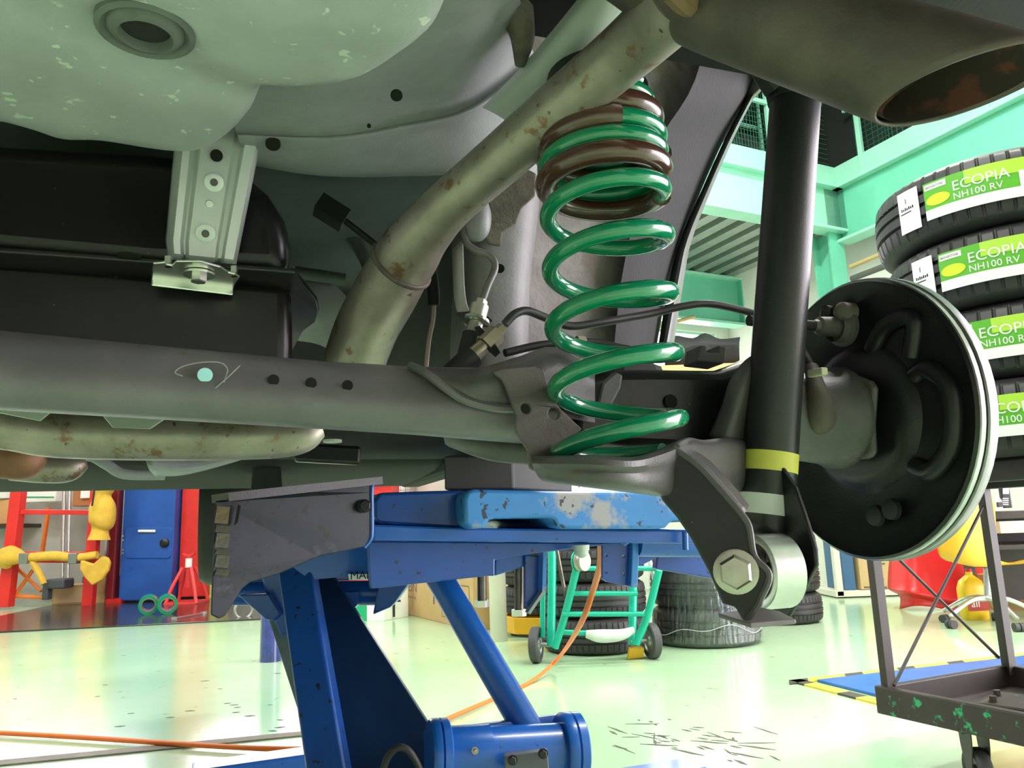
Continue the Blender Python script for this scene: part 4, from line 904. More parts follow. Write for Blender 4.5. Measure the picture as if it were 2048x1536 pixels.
# corrugated deck
n = 26
for k in range(n):
    a_ = .35 + (CA-.35)*k/n; w_ = (CA-.35)/n
    mk('deck_rib', prism([BW(a_, 5.2, Z0), BW(a_+w_*.55, 5.2, Z0), BW(a_+w_*.7, 5.2, Z0+.06), BW(a_+w_*.95, 5.2, Z0+.06), BW(a_+w_*.95, 5.2, Z0+.075), BW(a_, 5.2, Z0+.075)], BB*1.6), mat('deck_zinc', (.30, .34, .31), .45, metal=.4, var=.2), mez)
mk('column', join(bar(BW(CA-.1, CB+.1, 0), BW(CA-.1, CB+.1, Z1), .06, .2, BB), bar(BW(CA-.1, CB+.2, 0), BW(CA-.1, CB+.2, Z1), .2, .02, BB), bar(BW(CA-.1, CB, 0), BW(CA-.1, CB, Z1), .2, .02, BB)), M_teal, mez)
mk('column', join(bar(BW(3.55, 6.9, 0), BW(3.55, 6.9, 3.2), .12, .12, BB)), M_teal2, mez)
mk('column_bracket', bar(BW(CA-.45, CB-.03, Z0), BW(CA-.45, CB-.03, Z1+.1), .03, .16, BA), M_teal2, mez)
# railings: posts and rails
for i, a_ in enumerate([.6, 1.7, 2.8, 3.9, 5.45]): mk('rail_post', bar(BW(a_, CB, Z1), BW(a_, CB, 5.9), .04, .05, BA), M_teal2, mez, bevel=.004)
for z in (4.75, 5.45): mk('rail', bar(BW(.3, CB-.02, z), BW(CA-.2, CB-.02, z), .03, .04, UP), M_teal2, mez)
for i, b_ in enumerate([4.85, 3.6, 2.4, 1.2]): mk('rail_post', bar(BW(CA-.02, b_, Z1), BW(CA-.02, b_, 5.9), .04, .05, BB), M_teal2, mez, bevel=.004)
for z in (4.75, 5.45): mk('rail', bar(BW(CA-.02, CB-.2, z), BW(CA-.02, .8, z), .03, .04, UP), M_teal2, mez)
# green safety net (open strands)
V, Fc = [], []
for k in range(70):
    b_ = 4.95-k*.055
    V, Fc = join((V, Fc), bar(BW(CA+.05+.05*math.sin(k*.5), b_, Z1+.1), BW(CA+.05+.04*math.sin(k*.4), b_+.05*math.sin(k), 5.8), .006, .006))
for k in range(38):
    z = Z1+.15+k*.055
    V, Fc = join((V, Fc), bar(BW(CA+.05, 4.95, z), BW(CA+.05, 1.1, z+.05*math.sin(k*.7)), .006, .006))
for k in range(56):
    a_ = 4.1+k*.035
    V, Fc = join((V, Fc), bar(BW(a_, CB+.06, Z1+.1), BW(a_+.05*math.sin(k*.6), CB+.06, 5.8), .005, .005))
for k in range(38):
    z = Z1+.15+k*.055
    V, Fc = join((V, Fc), bar(BW(4.1, CB+.06, z), BW(CA, CB+.06, z), .005, .005))
nt_ = mk('safety_net', (V, Fc), mat('net_green', (.01, .10, .06), .8), mez, label='dark green safety net'); nt_['kind'] = 'stuff'
mk('tag_card', plate(pyy([(1770, 334), (1796, 330), (1797, 352), (1771, 357)], 7.0), Vector((0, .004, 0))), M_white, mez, label='white tag card on the net')
mk('net_shade', box(BW(3.4, 6.55, Z1+.2), 6.1, .04, 2.0, BA), mat('shade_sheet', (.010, .014, .012), .9), mez); mk('net_shade', box(BW(6.42, 3.85, Z1+.2), .04, 5.3, 2.0, BA), mat('shade_sheet', (.010, .014, .012), .9), mez)  # dark sheets added to stand in for the shade behind the net
# conduits under the beam
mk('conduit', tube([BW(CA-.12, 5.05, 3.10), BW(CA-.12, 4.0, 3.13), BW(CA-.12, 2.4, 3.16)], .022, 10, 4), mat('conduit_ochre', (.55, .40, .16), .5), mez, smooth=True)
mk('conduit', tube([BW(CA-.12, 5.05, 2.98), BW(CA-.12, 2.4, 3.02)], .03, 10, 3), mat('conduit_dark', (.10, .10, .09), .5), mez, smooth=True)
mk('conduit', tube([BW(3.0, 6.6, 2.62), BW(4.3, 6.6, 2.64), BW(4.7, 6.6, 2.70), BW(5.5, 6.6, 2.95)], .02, 10, 5), mat('conduit_ochre', (.55, .40, .16), .5), mez, smooth=True)
mk('conduit', tube([BW(1.0, 6.62, 2.66), BW(4.7, 6.62, 2.58)], .03, 10, 3), mat('conduit_dark', (.10, .10, .09), .5), mez, smooth=True)
for a_ in (3.45, 3.55): mk('chain', rod(BW(a_, 6.64, 3.25), BW(a_, 6.64, 2.62), .008, 6), mat('conduit_dark', (.10, .10, .09), .5), mez)
# stored tyres standing behind the net on the mezzanine
for k in range(10):
    a_ = 4.55 + .235*(k % 5); z = Z1+.1 if k < 5 else Z1+.78
    o = mk('tyre', lathe([(-.085, .19), (-.09, .26), (-.07, .305), (-.03, .31), (-.028, .302), (-.02, .302), (-.018, .31), (.018, .31), (.02, .302), (.028, .302), (.03, .31), (.07, .305), (.09, .26), (.085, .19)], BW(a_, 5.75, z+.31), BA, 36, closed=True), M_tyre2, None, smooth=True, angle=30)
    w_ = 'lower' if k < 5 else 'upper'
    tag(o, 'old dark tyre in the %s row of the mezzanine rack, %s' % (w_, ('leftmost', 'second from the left', 'middle one', 'second from the right', 'rightmost')[k % 5]), 'tyre', 'tyres in the %s row of the mezzanine rack' % w_)
rack_ = thing('tyre_rack', 'mint steel rack holding tyres on the mezzanine', 'rack', BW(5.0, 5.75, Z1))
for z in (Z1+.06, Z1+.74):
    for b_ in (5.6, 5.9): mk('rack_rail', bar(BW(4.35, b_, z+.03), BW(5.7, b_, z+.03), .03, .03, UP), M_teal2, rack_)
for a_ in (4.36, 5.69):
    for b_ in (5.55, 5.95): mk('rack_post', bar(BW(a_, b_, Z1), BW(a_, b_, Z1+1.5), .03, .03), M_teal2, rack_)

# ================================================================== FLOOR TYRES AND HAND TRUCK
def stackpos(px, py): p = PL(px, py); return Vector((p.x, p.y, 0))
q = stackpos(1195, 1314); cst = q + Vector((.02, .31, 0)); W_ = .195
t0 = tyre(cst, .31, W_, 'used black tyre behind the green hand truck, lowest of the stack', 'tyres stacked behind the hand truck', M_tyre2)
for i, nm in enumerate(['second from the floor', 'third from the floor', 'fourth from the floor']): tyre_copy(t0, W_*(i+1), 'used black tyre behind the green hand truck, %s' % nm)
q2 = PL(1098, 1283); cs2 = Vector((q2.x, q2.y+.45, .13))
t0 = tyre(cs2, .29, .19, 'used black tyre sitting on the yellow dolly, lowest of its stack', 'tyres stacked on the yellow dolly', M_tyre2)
for i, nm in enumerate(['middle', 'topmost']): tyre_copy(t0, .19*(i+1), 'used black tyre, %s of the stack on the yellow dolly' % nm)
dol = thing('tyre_dolly', 'yellow octagonal dolly under the left tyre stack', 'dolly', (cs2.x, cs2.y, 0))
M_yel = mat('dolly_yellow', (.85, .46, .02), .45, var=.1)
mk('deck', lathe([(.02, 0), (.02, .31), (.125, .31), (.125, .28), (.03, .27), (.03, 0)], (cs2.x, cs2.y, 0), UP, 8), M_yel, dol, bevel=.005)
for k in range(4): mk('foot', lathe([(0, .02), (.025, .02), (.025, 0)], (cs2.x+.24*math.cos(k*1.571+.4), cs2.y+.24*math.sin(k*1.571+.4), 0), UP, 10), M_cast, dol)
# wrapped tyres
q = PL(1440, 1300); cw = Vector((q.x+.01, q.y+.33, 0))
t0 = tyre(cw, .318, .215, 'black tyre wrapped in clear film, lowest of the wrapped stack', 'tyres wrapped in clear film', M_tyre, slots=False)
for i, nm in enumerate(['middle', 'topmost']): tyre_copy(t0, .215*(i+1), 'black tyre wrapped in clear film, %s of the wrapped stack' % nm)
M_film = bpy.data.materials.new('clear_film'); M_film.use_nodes = True
def _film():
    nt = M_film.node_tree; N = nt.nodes; L = nt.links; N.remove(N['Principled BSDF'])
    t = N.new('ShaderNodeBsdfTransparent'); t.inputs[0].default_value = (.93, .95, .95, 1)
    g = N.new('ShaderNodeBsdfGlossy'); g.inputs['Roughness'].default_value = .08; g.inputs[0].default_value = (.9, .95, .95, 1)
    tc = N.new('ShaderNodeTexCoord'); mp = N.new('ShaderNodeMapping'); mp.inputs['Scale'].default_value = (30, 30, 6); L.new(tc.outputs['Object'], mp.inputs[0])
    n_ = N.new('ShaderNodeTexNoise'); n_.inputs['Scale'].default_value = 1.2; n_.inputs['Detail'].default_value = 5; L.new(mp.outputs[0], n_.inputs['Vector'])
    b = N.new('ShaderNodeBump'); b.inputs['Strength'].default_value = .9; b.inputs['Distance'].default_value = .02; L.new(n_.outputs['Fac'], b.inputs['Height']); L.new(b.outputs[0], g.inputs['Normal'])
    x = N.new('ShaderNodeMixShader'); x.inputs[0].default_value = .13
    L.new(t.outputs[0], x.inputs[1]); L.new(g.outputs[0], x.inputs[2]); L.new(x.outputs[0], N['Material Output'].inputs[0])
_film()
flm = mk('plastic_film', lathe([(.008, .300), (.03, .321), (.2, .324), (.4, .322), (.62, .321), (.645, .30)], cw, UP, 48), M_film, None, smooth=True)
tag(flm, 'creased clear plastic film wound around three tyres', 'plastic film')
mk('film_edge', tube([cw+Vector((.326*math.cos(a), .326*math.sin(a), .10+.02*math.sin(a*3)-.015*math.cos(a*7))) for a in [math.radians(180+k*9) for k in range(21)]], .0022, 6, 2), mat('film_crease', (.45, .47, .47), .4), flm)
# plain stack further right
q = PL(1588, 1252); cp = Vector((q.x, q.y+.30, 0))
t0 = tyre(cp, .30, .205, 'dark winter tyre right of the wrapped stack, on the floor', 'tyre stack behind the shock absorber', M_tyre)
tyre_copy(t0, .205, 'dark winter tyre right of the wrapped stack, middle one'); tyre_copy(t0, .41, 'dark winter tyre right of the wrapped stack, topmost one')
# ---- green hand truck
ht = thing('hand_truck', 'green tubular hand truck with two rubber wheels', 'hand truck', PL(1190, 1310))
M_ht = mat('hand_truck_green', (.0, .40, .27), .35, var=.1)
YT = PL(1190, 1312).y - .17
def H(x, y, dy=0.0): return PY(x, y, YT+dy)
def ht_tube(pts, r, nm='frame_tube', sub=4): return mk(nm, tube(pts, r, 12, sub), M_ht, ht, smooth=True)
ht_tube([H(1102, 1292), H(1104, 1150, .06), H(1104, 1080, .09)], .023); ht_tube([H(1264, 1290), H(1266, 1180, .06), H(1268, 1080, .09)], .023)
ht_tube([H(1085, 1275, .05), H(1086, 1180, .10), H(1088, 1080, .13)], .015)
ht_tube([H(1110, 1295, -.05), H(1130, 1230, -.10), H(1155, 1130, -.20)], .020); ht_tube([H(1272, 1288, -.05), H(1295, 1230, -.08), H(1318, 1140, -.14)], .020)
for y, a, b in [(1187, 1136, 1275), (1228, 1126, 1288), (1137, 1160, 1312)]: ht_tube([H(a, y, -.12), H(b, y, -.12)], .013, 'cross_tube', 1)
ht_tube([H(1120, 1264, -.05), H(1180, 1266, -.05), H(1268, 1262, -.05)], .014, 'cross_tube')
mk('wrapped_grip', tube([H(1172, 1268, -.05), H(1200, 1272, -.06), H(1240, 1270, -.06), H(1268, 1260, -.05)], [.02, .034, .03, .018], 12, 5), mat('bubble_wrap', (.62, .66, .62), .4, bump=1, bscale=120, var=.2), ht, smooth=True, label='grip wrapped in pale bubble film')
for x, y, s in [(1072, 1289, -1), (1303, 1280, 1)]:
    c = PY(x, y, YT+.02); c.z = .092; ax = (Vector((1, .25*s, 0))).normalized()
    w = mk('wheel', lathe([(-.022, .062), (-.024, .085), (-.018, .092), (.018, .092), (.024, .085), (.022, .062)], c, ax, 32, closed=True), M_cast, ht, smooth=True)
    mk('wheel_disc', lathe([(-.02, .063), (-.012, .055), (-.016, .03), (-.026, .022), (-.03, 0), (.03, 0), (.026, .022), (.016, .03), (.012, .055), (.02, .063)], c, ax, 24), M_castm, w, smooth=True)
    mk('axle_stub', rod(c, c-ax*.12*s, .012, 10), M_castm, w)
pc_ = H(1164, 1122, -.22); pax = Vector((.75, -.65, 0)).normalized()
pu = mk('pulley', lathe([(-.02, 0), (-.02, .050), (-.012, .052), (-.006, .044), (.006, .044), (.012, .052), (.02, .050), (.02, 0)], pc_, pax, 28), mat('pulley_grey', (.34, .33, .28), .4, metal=.5), ht, smooth=True)
mk('pulley_plate', lathe([(-.03, 0), (-.03, .055), (-.024, .055), (-.024, 0)], pc_, pax, 24), M_ht, pu); mk('wing_nut', bolt(pc_-pax*.03, -pax, .016, .03, 1.3), M_zinc, pu)
mk('gas_strut', join(rod(H(1112, 1090, -.06), H(1128, 1175, -.1), .010, 10), rod(H(1126, 1165, -.1), H(1130, 1192, -.1), .005, 8)), M_steel, ht)
mk('gas_strut', rod(H(1298, 1110, -.08), H(1308, 1160, -.1), .010, 10), mat('strut_pale', (.6, .6, .58), .4), ht)
mk('toe_foot', prism([H(1260, 1296, .0), H(1288, 1296, .0), H(1288, 1315, .02), H(1256, 1318, .02)], Vector((0, .05, 0))), M_yel, ht)

# ---- cardboard boxes
M_card = mat('cardboard', (.55, .36, .16), .8, var=.1, vscale=4); M_card2 = mat('cardboard_brown', (.48, .28, .12), .8, var=.1)
a0_, a1_ = PL(788, 1222), PL(948, 1262)
dv = (a1_-a0_).normalized(); nv_ = UP.cross(dv)
hb = .385
tb = mk('cardboard_box', prism([a0_, a1_, a1_+nv_*.22, a0_+nv_*.22], UP*hb), M_card, None, bevel=.004)
tag(tb, 'long brown cardboard box printed TEIN lying on the floor', 'cardboard box')
L_ = (a1_-a0_).length
ff = flat(a0_-nv_*.002, dv, UP)
mk('lettering', textgeo('TEIN', .125, lambda x, y: ff(L_*.18+x*1.15, .20+y)), mat('print_brown', (.14, .11, .08), .8), tb)
mk('lettering', textgeo('www.tein.co.jp', .035, lambda x, y: ff(L_*.22+x, .145+y)), mat('print_brown', (.14, .11, .08), .8), tb)
mk('box_print', join(*[prism([ff(x, y), ff(x+w, y), ff(x+w, y+h), ff(x, y+h)], -nv_*.0005) for x, y, w, h in [(L_*.66, .05, L_*.30, .005), (L_*.66, .30, L_*.30, .005), (L_*.66, .05, .005, .25), (L_*.96, .05, .005, .25), (L_*.72, .075, .10, .03), (L_*.56, .13, .03, .10)]]), mat('print_brown', (.14, .11, .08), .8), tb)
mk('lettering', textgeo('B', .09, lambda x, y: ff(L_*.72+x, .20+y)), mat('print_brown', (.14, .11, .08), .8), tb)
mk('lettering', textgeo('Made in Japan', .028, lambda x, y: ff(L_*.70+x, .15+y)), mat('print_brown', (.14, .11, .08), .8), tb)
Yb = PL(945, 1258).y
b2 = mk('cardboard_box', pboxf(908, 1136, 985, Yb+.32, .3), M_card, None, bevel=.004); tag(b2, 'tall cardboard carton with a blue label behind the long box', 'cardboard box')
mk('carton_label', plate(pyy([(923, 1158), (943, 1158), (943, 1178), (923, 1178)], Yb+.315), Vector((0, .002, 0))), mat('label_blue', (.06, .20, .42), .5), b2, label='blue label'); mk('carton_label', plate(pyy([(921, 1180), (948, 1180), (948, 1200), (921, 1200)], Yb+.315), Vector((0, .002, 0))), M_white, b2, label='white label'); 
b3 = mk('cardboard_box', pboxf(960, 1120, 1012, Yb+.75, .3), M_card2, None, bevel=.004); tag(b3, 'darker brown carton behind the pale roll', 'cardboard box')
pr_ = PL(998, 1282); rl = mk('paper_roll', lathe([(0, 0), (0, .055), (.45, .055), (.45, .045), (.2, .045)], pr_, UP, 24), mat('roll_cream', (.55, .56, .42), .6), None, smooth=True); tag(rl, 'pale cream roll standing left of the used tyres', 'roll')
# green and white printed box
g0, g1 = PL(700, 1242), PL(768, 1242)
gb_ = mk('printed_box', prism([g0, g1, g1+Vector((.16, .28, 0)), g0+Vector((.16, .28, 0))], UP*.30), M_white, None, bevel=.003); tag(gb_, 'white box with a green letter S under the lift arms', 'box')
mk('box_panel', prism([g0+Vector((0, -.001, 0)), g0.lerp(g1, .5)+Vector((0, -.001, 0)), g0.lerp(g1, .5)+Vector((0, -.001, .30)), g0+Vector((0, -.001, .30))], Vector((0, -.001, 0))), mat('box_green', (.01, .36, .16), .5), gb_)
mk('lettering', textgeo('S', .24, flat(g0+Vector((.07, -.004, .03)), Vector((1, 0, 0)), UP)), M_white, gb_)
mk('lettering', textgeo('.T', .2, flat(g0+Vector((.26, -.004, .02)), Vector((1, 0, 0)), UP)), mat('print_black', (.02, .02, .02), .6), gb_)
# blue wrapped cylinder
cb = PL(541, 1322); tag(mk('wrapped_drum', lathe([(0, 0), (0, .062), (.2, .060), (.5, .062), (.5, 0)], cb, UP, 28), mat('blue_film', (.03, .05, .30), .12, var=.5, vscale=12, coat=1, bump=.5, bscale=18), None, smooth=True), 'blue plastic wrapped drum standing behind the lift arm', 'drum')
# ---- orange air hose: hangs from the lift, crosses the floor
hz = [P(1202, 1085, 1.75), P(1200, 1130, 1.9)] + [PY(1186, 1180, 2.2), PY(1160, 1250, 2.45), PZ(1120, 1312, .10)] + [PZ(x, y, .014) for x, y in [(1070, 1358), (1000, 1392), (930, 1422), (860, 1452), (780, 1478), (700, 1492), (640, 1497), (560, 1498), (460, 1494), (330, 1486), (180, 1476), (60, 1469), (-80, 1462), (-260, 1456)]]
tag(mk('air_hose', tube(hz, .0085, 12, 5), mat('hose_orange', (.85, .17, .02), .5), None, smooth=True), 'orange air hose looping from the lift across the floor', 'hose')
# ---- sunken blue platform with hazard border
e0_, e1_, e2_ = PL(1578, 1364), PL(2130, 1300), PL(1740, 1412)
d1 = (e1_-e0_).normalized(); d2 = (e2_-e0_); d2 = (d2 - d1*d2.dot(d1)).normalized(); 
pit = thing('floor_lift', 'blue sunken floor lift with yellow and black hazard border', 'car lift', e0_+d1*1.2+d2*.6)
mk('deck', prism([e0_+d1*.10+d2*.06, e0_+d1*2.6+d2*.06, e0_+d1*2.6+d2*1.2, e0_+d1*.10+d2*1.2], UP*.012), mat('pit_blue', (.02, .13, .46), .35, var=.3, col2=(.05, .05, .06), thr=.63, stain_scale=6), pit, bevel=.003)
M_hzy = mat('hazard_yellow', (.80, .62, .06), .5, var=.25); M_hzk = mat('hazard_black', (.06, .05, .04), .6)
for k in range(26):
    s = .1*k; mk('hazard_stripe', prism([e0_+d1*s, e0_+d1*(s+.1), e0_+d1*(s+.06)+d2*.055, e0_+d1*(s-.04)+d2*.055], UP*.008), M_hzy if k % 3 else M_hzk, pit)
for k in range(12):
    s = .1*k; mk('hazard_stripe', prism([e0_+d2*s, e0_+d2*(s+.1), e0_+d2*(s+.1)+d1*.06, e0_+d2*s+d1*.06], UP*.008), M_hzy if k % 3 else M_hzk, pit)

# ================================================================== RIGHT CORNER: CHAIR, BAG, DESK
ch0 = PL(1972, 1258); Yc = ch0.y
chair = thing('swivel_chair', 'yellow plastic shell swivel chair with chrome star base', 'chair', ch0)
M_chair = mat('chair_yellow', (.80, .42, .02), .4, var=.08)
shell = loft([[PY(x, y, Yc+dy) for x, y, dy in r] for r in [
    [(1868, 985, -.04), (1905, 984, -.10), (1945, 986, -.10), (1975, 986, -.04)],
    [(1866, 1010, -.04), (1905, 1010, -.11), (1950, 1010, -.11), (1986, 1005, -.04)],
    [(1872, 1060, -.04), (1905, 1065, -.12), (1950, 1065, -.12), (1990, 1050, -.04)],
    [(1878, 1105, -.03), (1910, 1116, -.10), (1950, 1124, -.10), (1988, 1105, -.02)],
    [(1890, 1118, .06), (1920, 1126, .02), (1970, 1132, .02), (2010, 1126, .05)],
    [(1900, 1120, .35), (1940, 1126, .33), (1990, 1130, .33), (2040, 1122, .35)],
    [(1930, 1118, .42), (1980, 1124, .40), (2050, 1126, .40), (2080, 1110, .42)]]], 4, 4)
mk('seat_shell', shell, M_chair, chair, smooth=True, solid=.012)
mk('gas_column', rod(PY(1976, 1200, Yc+.12), PY(1974, 1130, Yc+.12), .022, 16), M_alu, chair, smooth=True); mk('seat_plate', lathe([(0, .07), (.03, .07)], PY(1974, 1134, Yc+.12), UP, 16), M_steel, chair)
hb_ = PY(1974, 1196, Yc+.12)
for k, a in enumerate([-1.57, -2.95, -.25, .9, 2.2]):
    d = Vector((math.cos(a), math.sin(a), 0)); e = hb_+d*.28; e.z = .075
    lg = mk('base_arm', tube([hb_, hb_+d*.12+UP*-.01, e], [.02, .016, .012], 10, 4), M_alu, chair, smooth=True)
    for s in (-1, 1): mk('caster', lathe([(-.012, 0), (-.012, .026), (.012, .026), (.012, 0)], Vector((e.x, e.y, .026))+d.cross(UP)*.016*s, d.cross(UP), 16), M_cast, lg)
# red cloth-covered machine
Yr_ = PL(1840, 1222).y
M_red = mat('red_vinyl', (.72, .02, .02), .35, var=.15, vscale=3, bump=.4, bscale=5)
bagr = [[PY(x, y, Yr_+dy) for x, y, dy in r] for r in [
    [(1785, 1085, .25), (1820, 1085, .02), (1870, 1085, 0), (1925, 1085, .02), (1990, 1085, .2)],
    [(1778, 1130, .22), (1825, 1130, 0), (1870, 1132, -.02), (1930, 1130, 0), (1990, 1130, .2)],
    [(1776, 1170, .20), (1822, 1175, -.03), (1872, 1180, -.04), (1930, 1182, -.02), (1985, 1185, .2)],
    [(1780, 1180, .19), (1820, 1185, -.05), (1870, 1195, -.05), (1925, 1205, -.04), (1975, 1208, .18)],
    [(1800, 1192, .18), (1828, 1195, 0), (1872, 1203, .0), (1920, 1212, .0), (1965, 1215, .18)],
    [(1800, 1218, .16), (1830, 1212, .0), (1872, 1215, .0), (1920, 1226, .0), (1960, 1226, .16)]]]
bag = mk('vinyl_cover', loft(bagr, 4, 3), M_red, None, smooth=True, solid=.006); tag(bag, 'shiny red vinyl cover hanging behind the trolley posts', 'cover')
# pale pallet rail, cartons
Ys = PL(1720, 1195).y
sh_ = thing('low_shelf', 'low white steel shelf carrying a beige carton', 'shelf', PL(1720, 1195))
mk('shelf_board', pbox(1672, 1180, 1820, 1192, Ys, .6), mat('shelf_white', (.75, .72, .62), .5), sh_, bevel=.004)
mk('shelf_post', pbox(1670, 1080, 1682, 1192, Ys, .06), mat('shelf_white', (.75, .72, .62), .5), sh_); mk('shelf_leg', pbox(1676, 1190, 1690, 1200, Ys+.05, .3), M_blackpaint, sh_)
mk('blue_panel', pbox(1684, 1060, 1706, 1180, Ys+.05, .4), mat('panel_blue', (.05, .14, .28), .5), sh_)
bc_ = mk('cardboard_box', pbox(1716, 1060, 1800, 1178, Ys+.02, .5), mat('carton_beige', (.62, .45, .22), .8, var=.1), None, bevel=.004); tag(bc_, 'beige carton on the low shelf left of the red cover', 'cardboard box')
mk('box_print', join(*[plate(pyy([(x, y), (x+w, y), (x+w, y+h), (x, y+h)], Ys+.017), Vector((0, .002, 0))) for x, y, w, h in [(1748, 1126, 22, 3), (1752, 1157, 16, 4), (1728, 1173, 46, 3)]]), mat('print_brown', (.14, .11, .08), .8), bc_)
# desk with small things
Yd = 4.95
desk = thing('workbench', 'dark brown workbench against the cream wall', 'workbench', PL(2030, 1240))
M_desk = mat('desk_brown', (.045, .032, .026), .45, var=.2)
dz = PY(2010, 1022, Yd).z
mk('bench_top', box(Vector((PY(2090, 1022, Yd).x+.18, Yd+.3, dz-.05)), .9, .6, .05, Vector((1, -.1, 0))), M_desk, desk, bevel=.005)
mk('under_shelf', box(Vector((PY(2090, 1022, Yd).x+.18, Yd+.3, dz-.24)), .9, .6, .03, Vector((1, -.1, 0))), M_desk, desk, bevel=.004)
mk('back_panel', box(Vector((PY(2090, 1022, Yd).x+.32, Yd+.6, .1)), .66, .03, dz-.1, Vector((1, -.1, 0))), M_desk, desk)
for s in (-1, 1): mk('leg', box(Vector((PY(2090, 1022, Yd).x+.18+.42*s, Yd+.5, 0)), .05, .05, dz-.04), M_desk, desk)
bk_ = mk('paper_stack', pbox(2000, 1042, 2060, 1066, Yd+.02, .25), mat('paper_cream', (.62, .50, .40), .7), None, bevel=.003); tag(bk_, 'cream paper stack under the workbench top', 'paper')
ph = mk('cordless_phone', pbox(2003, 962, 2022, 1016, Yd+.05, .03), M_blackpaint, None, bevel=.008, bseg=3); tag(ph, 'black cordless phone handset standing on the workbench', 'phone')
mk('screen', plate(pyy([(2006, 975), (2018, 975), (2018, 988), (2006, 988)], Yd+.047), Vector((0, .004, 0))), mat('lcd', (.55, .58, .52), .3), ph); mk('keypad', join(*[plate(pyy([(2006+4*i, 996+4*j), (2009+4*i, 996+4*j), (2009+4*i, 998+4*j), (2006+4*i, 998+4*j)], Yd+.047), Vector((0, .004, 0))) for i in range(3) for j in range(4)]), M_white, ph)
ad = mk('power_adapter', pbox(1984, 1000, 2006, 1020, Yd+.02, .06), M_white, None, bevel=.006); tag(ad, 'white power adapter with cord left of the phone', 'adapter'); mk('plug', pbox(1997, 1004, 2006, 1014, Yd-.0, .02), M_desk, ad); mk('cord', tube([PY(1988, 1002, Yd+.01), PY(1994, 994, Yd+.01), PY(2002, 1000, Yd+.01)], .003, 8, 4), M_white, ad)
jug = PL(1990, 1246); jz = Vector((jug.x, jug.y+.22, 0))
jg = mk('oil_jug', loft([[jz+Vector((.085*sx*math.copysign(abs(math.cos(a))**.6, math.cos(a)), .06*sx*math.copysign(abs(math.sin(a))**.6, math.sin(a)), z)) for a in [2*math.pi*k/20 for k in range(21)]] for z, sx in [(0, .92), (.01, 1), (.20, 1), (.25, .8), (.28, .4), (.29, .25), (.31, .25)]]), mat('jug_yellow', (.85, .55, .02), .35), None, smooth=True); tag(jg, 'yellow plastic oil jug behind the chair base', 'jug')
mk('jug_label', plate([jz+Vector((x, -.062, z)) for x, z in [(-.07, .06), (.07, .06), (.07, .15), (-.07, .15)]], Vector((0, -.002, 0))), mat('label_red', (.45, .04, .02), .5), jg); mk('lettering', textgeo('all', .07, flat(jz+Vector((-.05, -.066, .085)), Vector((1, 0, 0)), UP)), M_white, jg); mk('cap', lathe([(0, .02), (.02, .02), (.02, 0)], jz+UP*.31, UP, 14), M_red, jg)
cz_ = mk('cardboard_box', pbox(2005, 1150, 2120, 1240, jug.y+.55, .4), M_card2, None, bevel=.004); tag(cz_, 'brown carton under the workbench behind the oil jug', 'cardboard box'); mk('paper_label', plate(pyy([(2000, 1165), (2016, 1165), (2016, 1225), (2000, 1225)], jug.y+.54), Vector((0, .002, 0))), M_white, cz_)
# things seen through the gap by the spring
Yg = 5.4
bl = mk('banner', plate(pyy([(1135, 940), (1232, 944), (1232, 994), (1135, 992)], Yg), Vector((0, .01, 0))), M_white, None); tag(bl, 'white board lettered WORK seen under the spring pan', 'board'); mk('lettering', textgeo('WORK', .075, flat(PY(1152, 976, Yg-.004), Vector((1, 0, 0)), UP)), mat('letter_blue', (.10, .08, .42), .5), bl)
sb = mk('tool_bag', loft([pyy([(1330, 690), (1345, 672), (1385, 678), (1410, 668), (1440, 680), (1480, 676)], 6.9), pyy([(1330, 700), (1350, 705), (1385, 692), (1415, 690), (1445, 690), (1478, 690)], 6.8), pyy([(1330, 740), (1350, 735), (1385, 740), (1415, 735), (1445, 735), (1478, 720)], 6.9)], 3, 3), mat('bag_black', (.02, .02, .022), .7, var=.3), None, smooth=True, solid=.02); tag(sb, 'crumpled black bags on the shelf behind the axle', 'bag')
wsh = thing('wall_shelf', 'pale wooden shelf behind the wheel arch', 'shelf', Vector((PY(1420, 730, 6.9).x, 7.0, 0)))
mk('board', pbox(1290, 728, 1520, 742, 6.75, .5), mat('wood_pale', (.62, .42, .2), .6), wsh)
for x in (1300, 1512): mk('upright', box(Vector((PY(x, 735, 6.9).x, 7.0, 0)), .05, .05, PY(x, 735, 6.9).z), M_winframe, wsh)

# ================================================================== LEFT: RED RACK, LOCKER, STANDS
Yl = PL(230, 1208).y
M_redp = mat('rack_red', (.78, .03, .025), .4, var=.15)
rk = thing('red_rack', 'red steel rack frame hung with yellow slings', 'rack', PL(100, 1212))
Ya = Yl-.2
def LY(x, y, dy=0.0): return PY(x, y, Ya+dy)
mk('post', bar(LY(42, 945), LY(11, 1214), .13, .13), M_redp, rk, bevel=.01); mk('post', bar(LY(197, 945), LY(177, 1212), .10, .12), M_redp, rk, bevel=.01)
for y, t in [(1024, .05), (1108, .055), (1122, .03)]: mk('rail', bar(LY(36 if y < 1100 else 24, y), LY(186, y+1), .06, t*1.1, UP), M_redp, rk, bevel=.006)
M_sling = mat('sling_yellow', (.82, .50, .06), .8, var=.25, vscale=10, bump=.3, bscale=60)
sl = mk('lifting_sling', tube([LY(208, 950, -.15), LY(207, 975, -.15), LY(204, 992, -.15), LY(205, 1015, -.15), LY(204, 1045, -.15), LY(200, 1060, -.15), LY(198, 1080, -.15)], [.13, .125, .095, .14, .135, .09, .12], 16, 5), M_sling, None, smooth=True); tag(sl, 'thick yellow sling bundle hanging on the right rack post', 'sling')
mk('strap', tube([LY(192, 950, -.33), LY(188, 985, -.33), LY(184, 1012, -.33)], .012, 6, 4), M_rubber, sl)
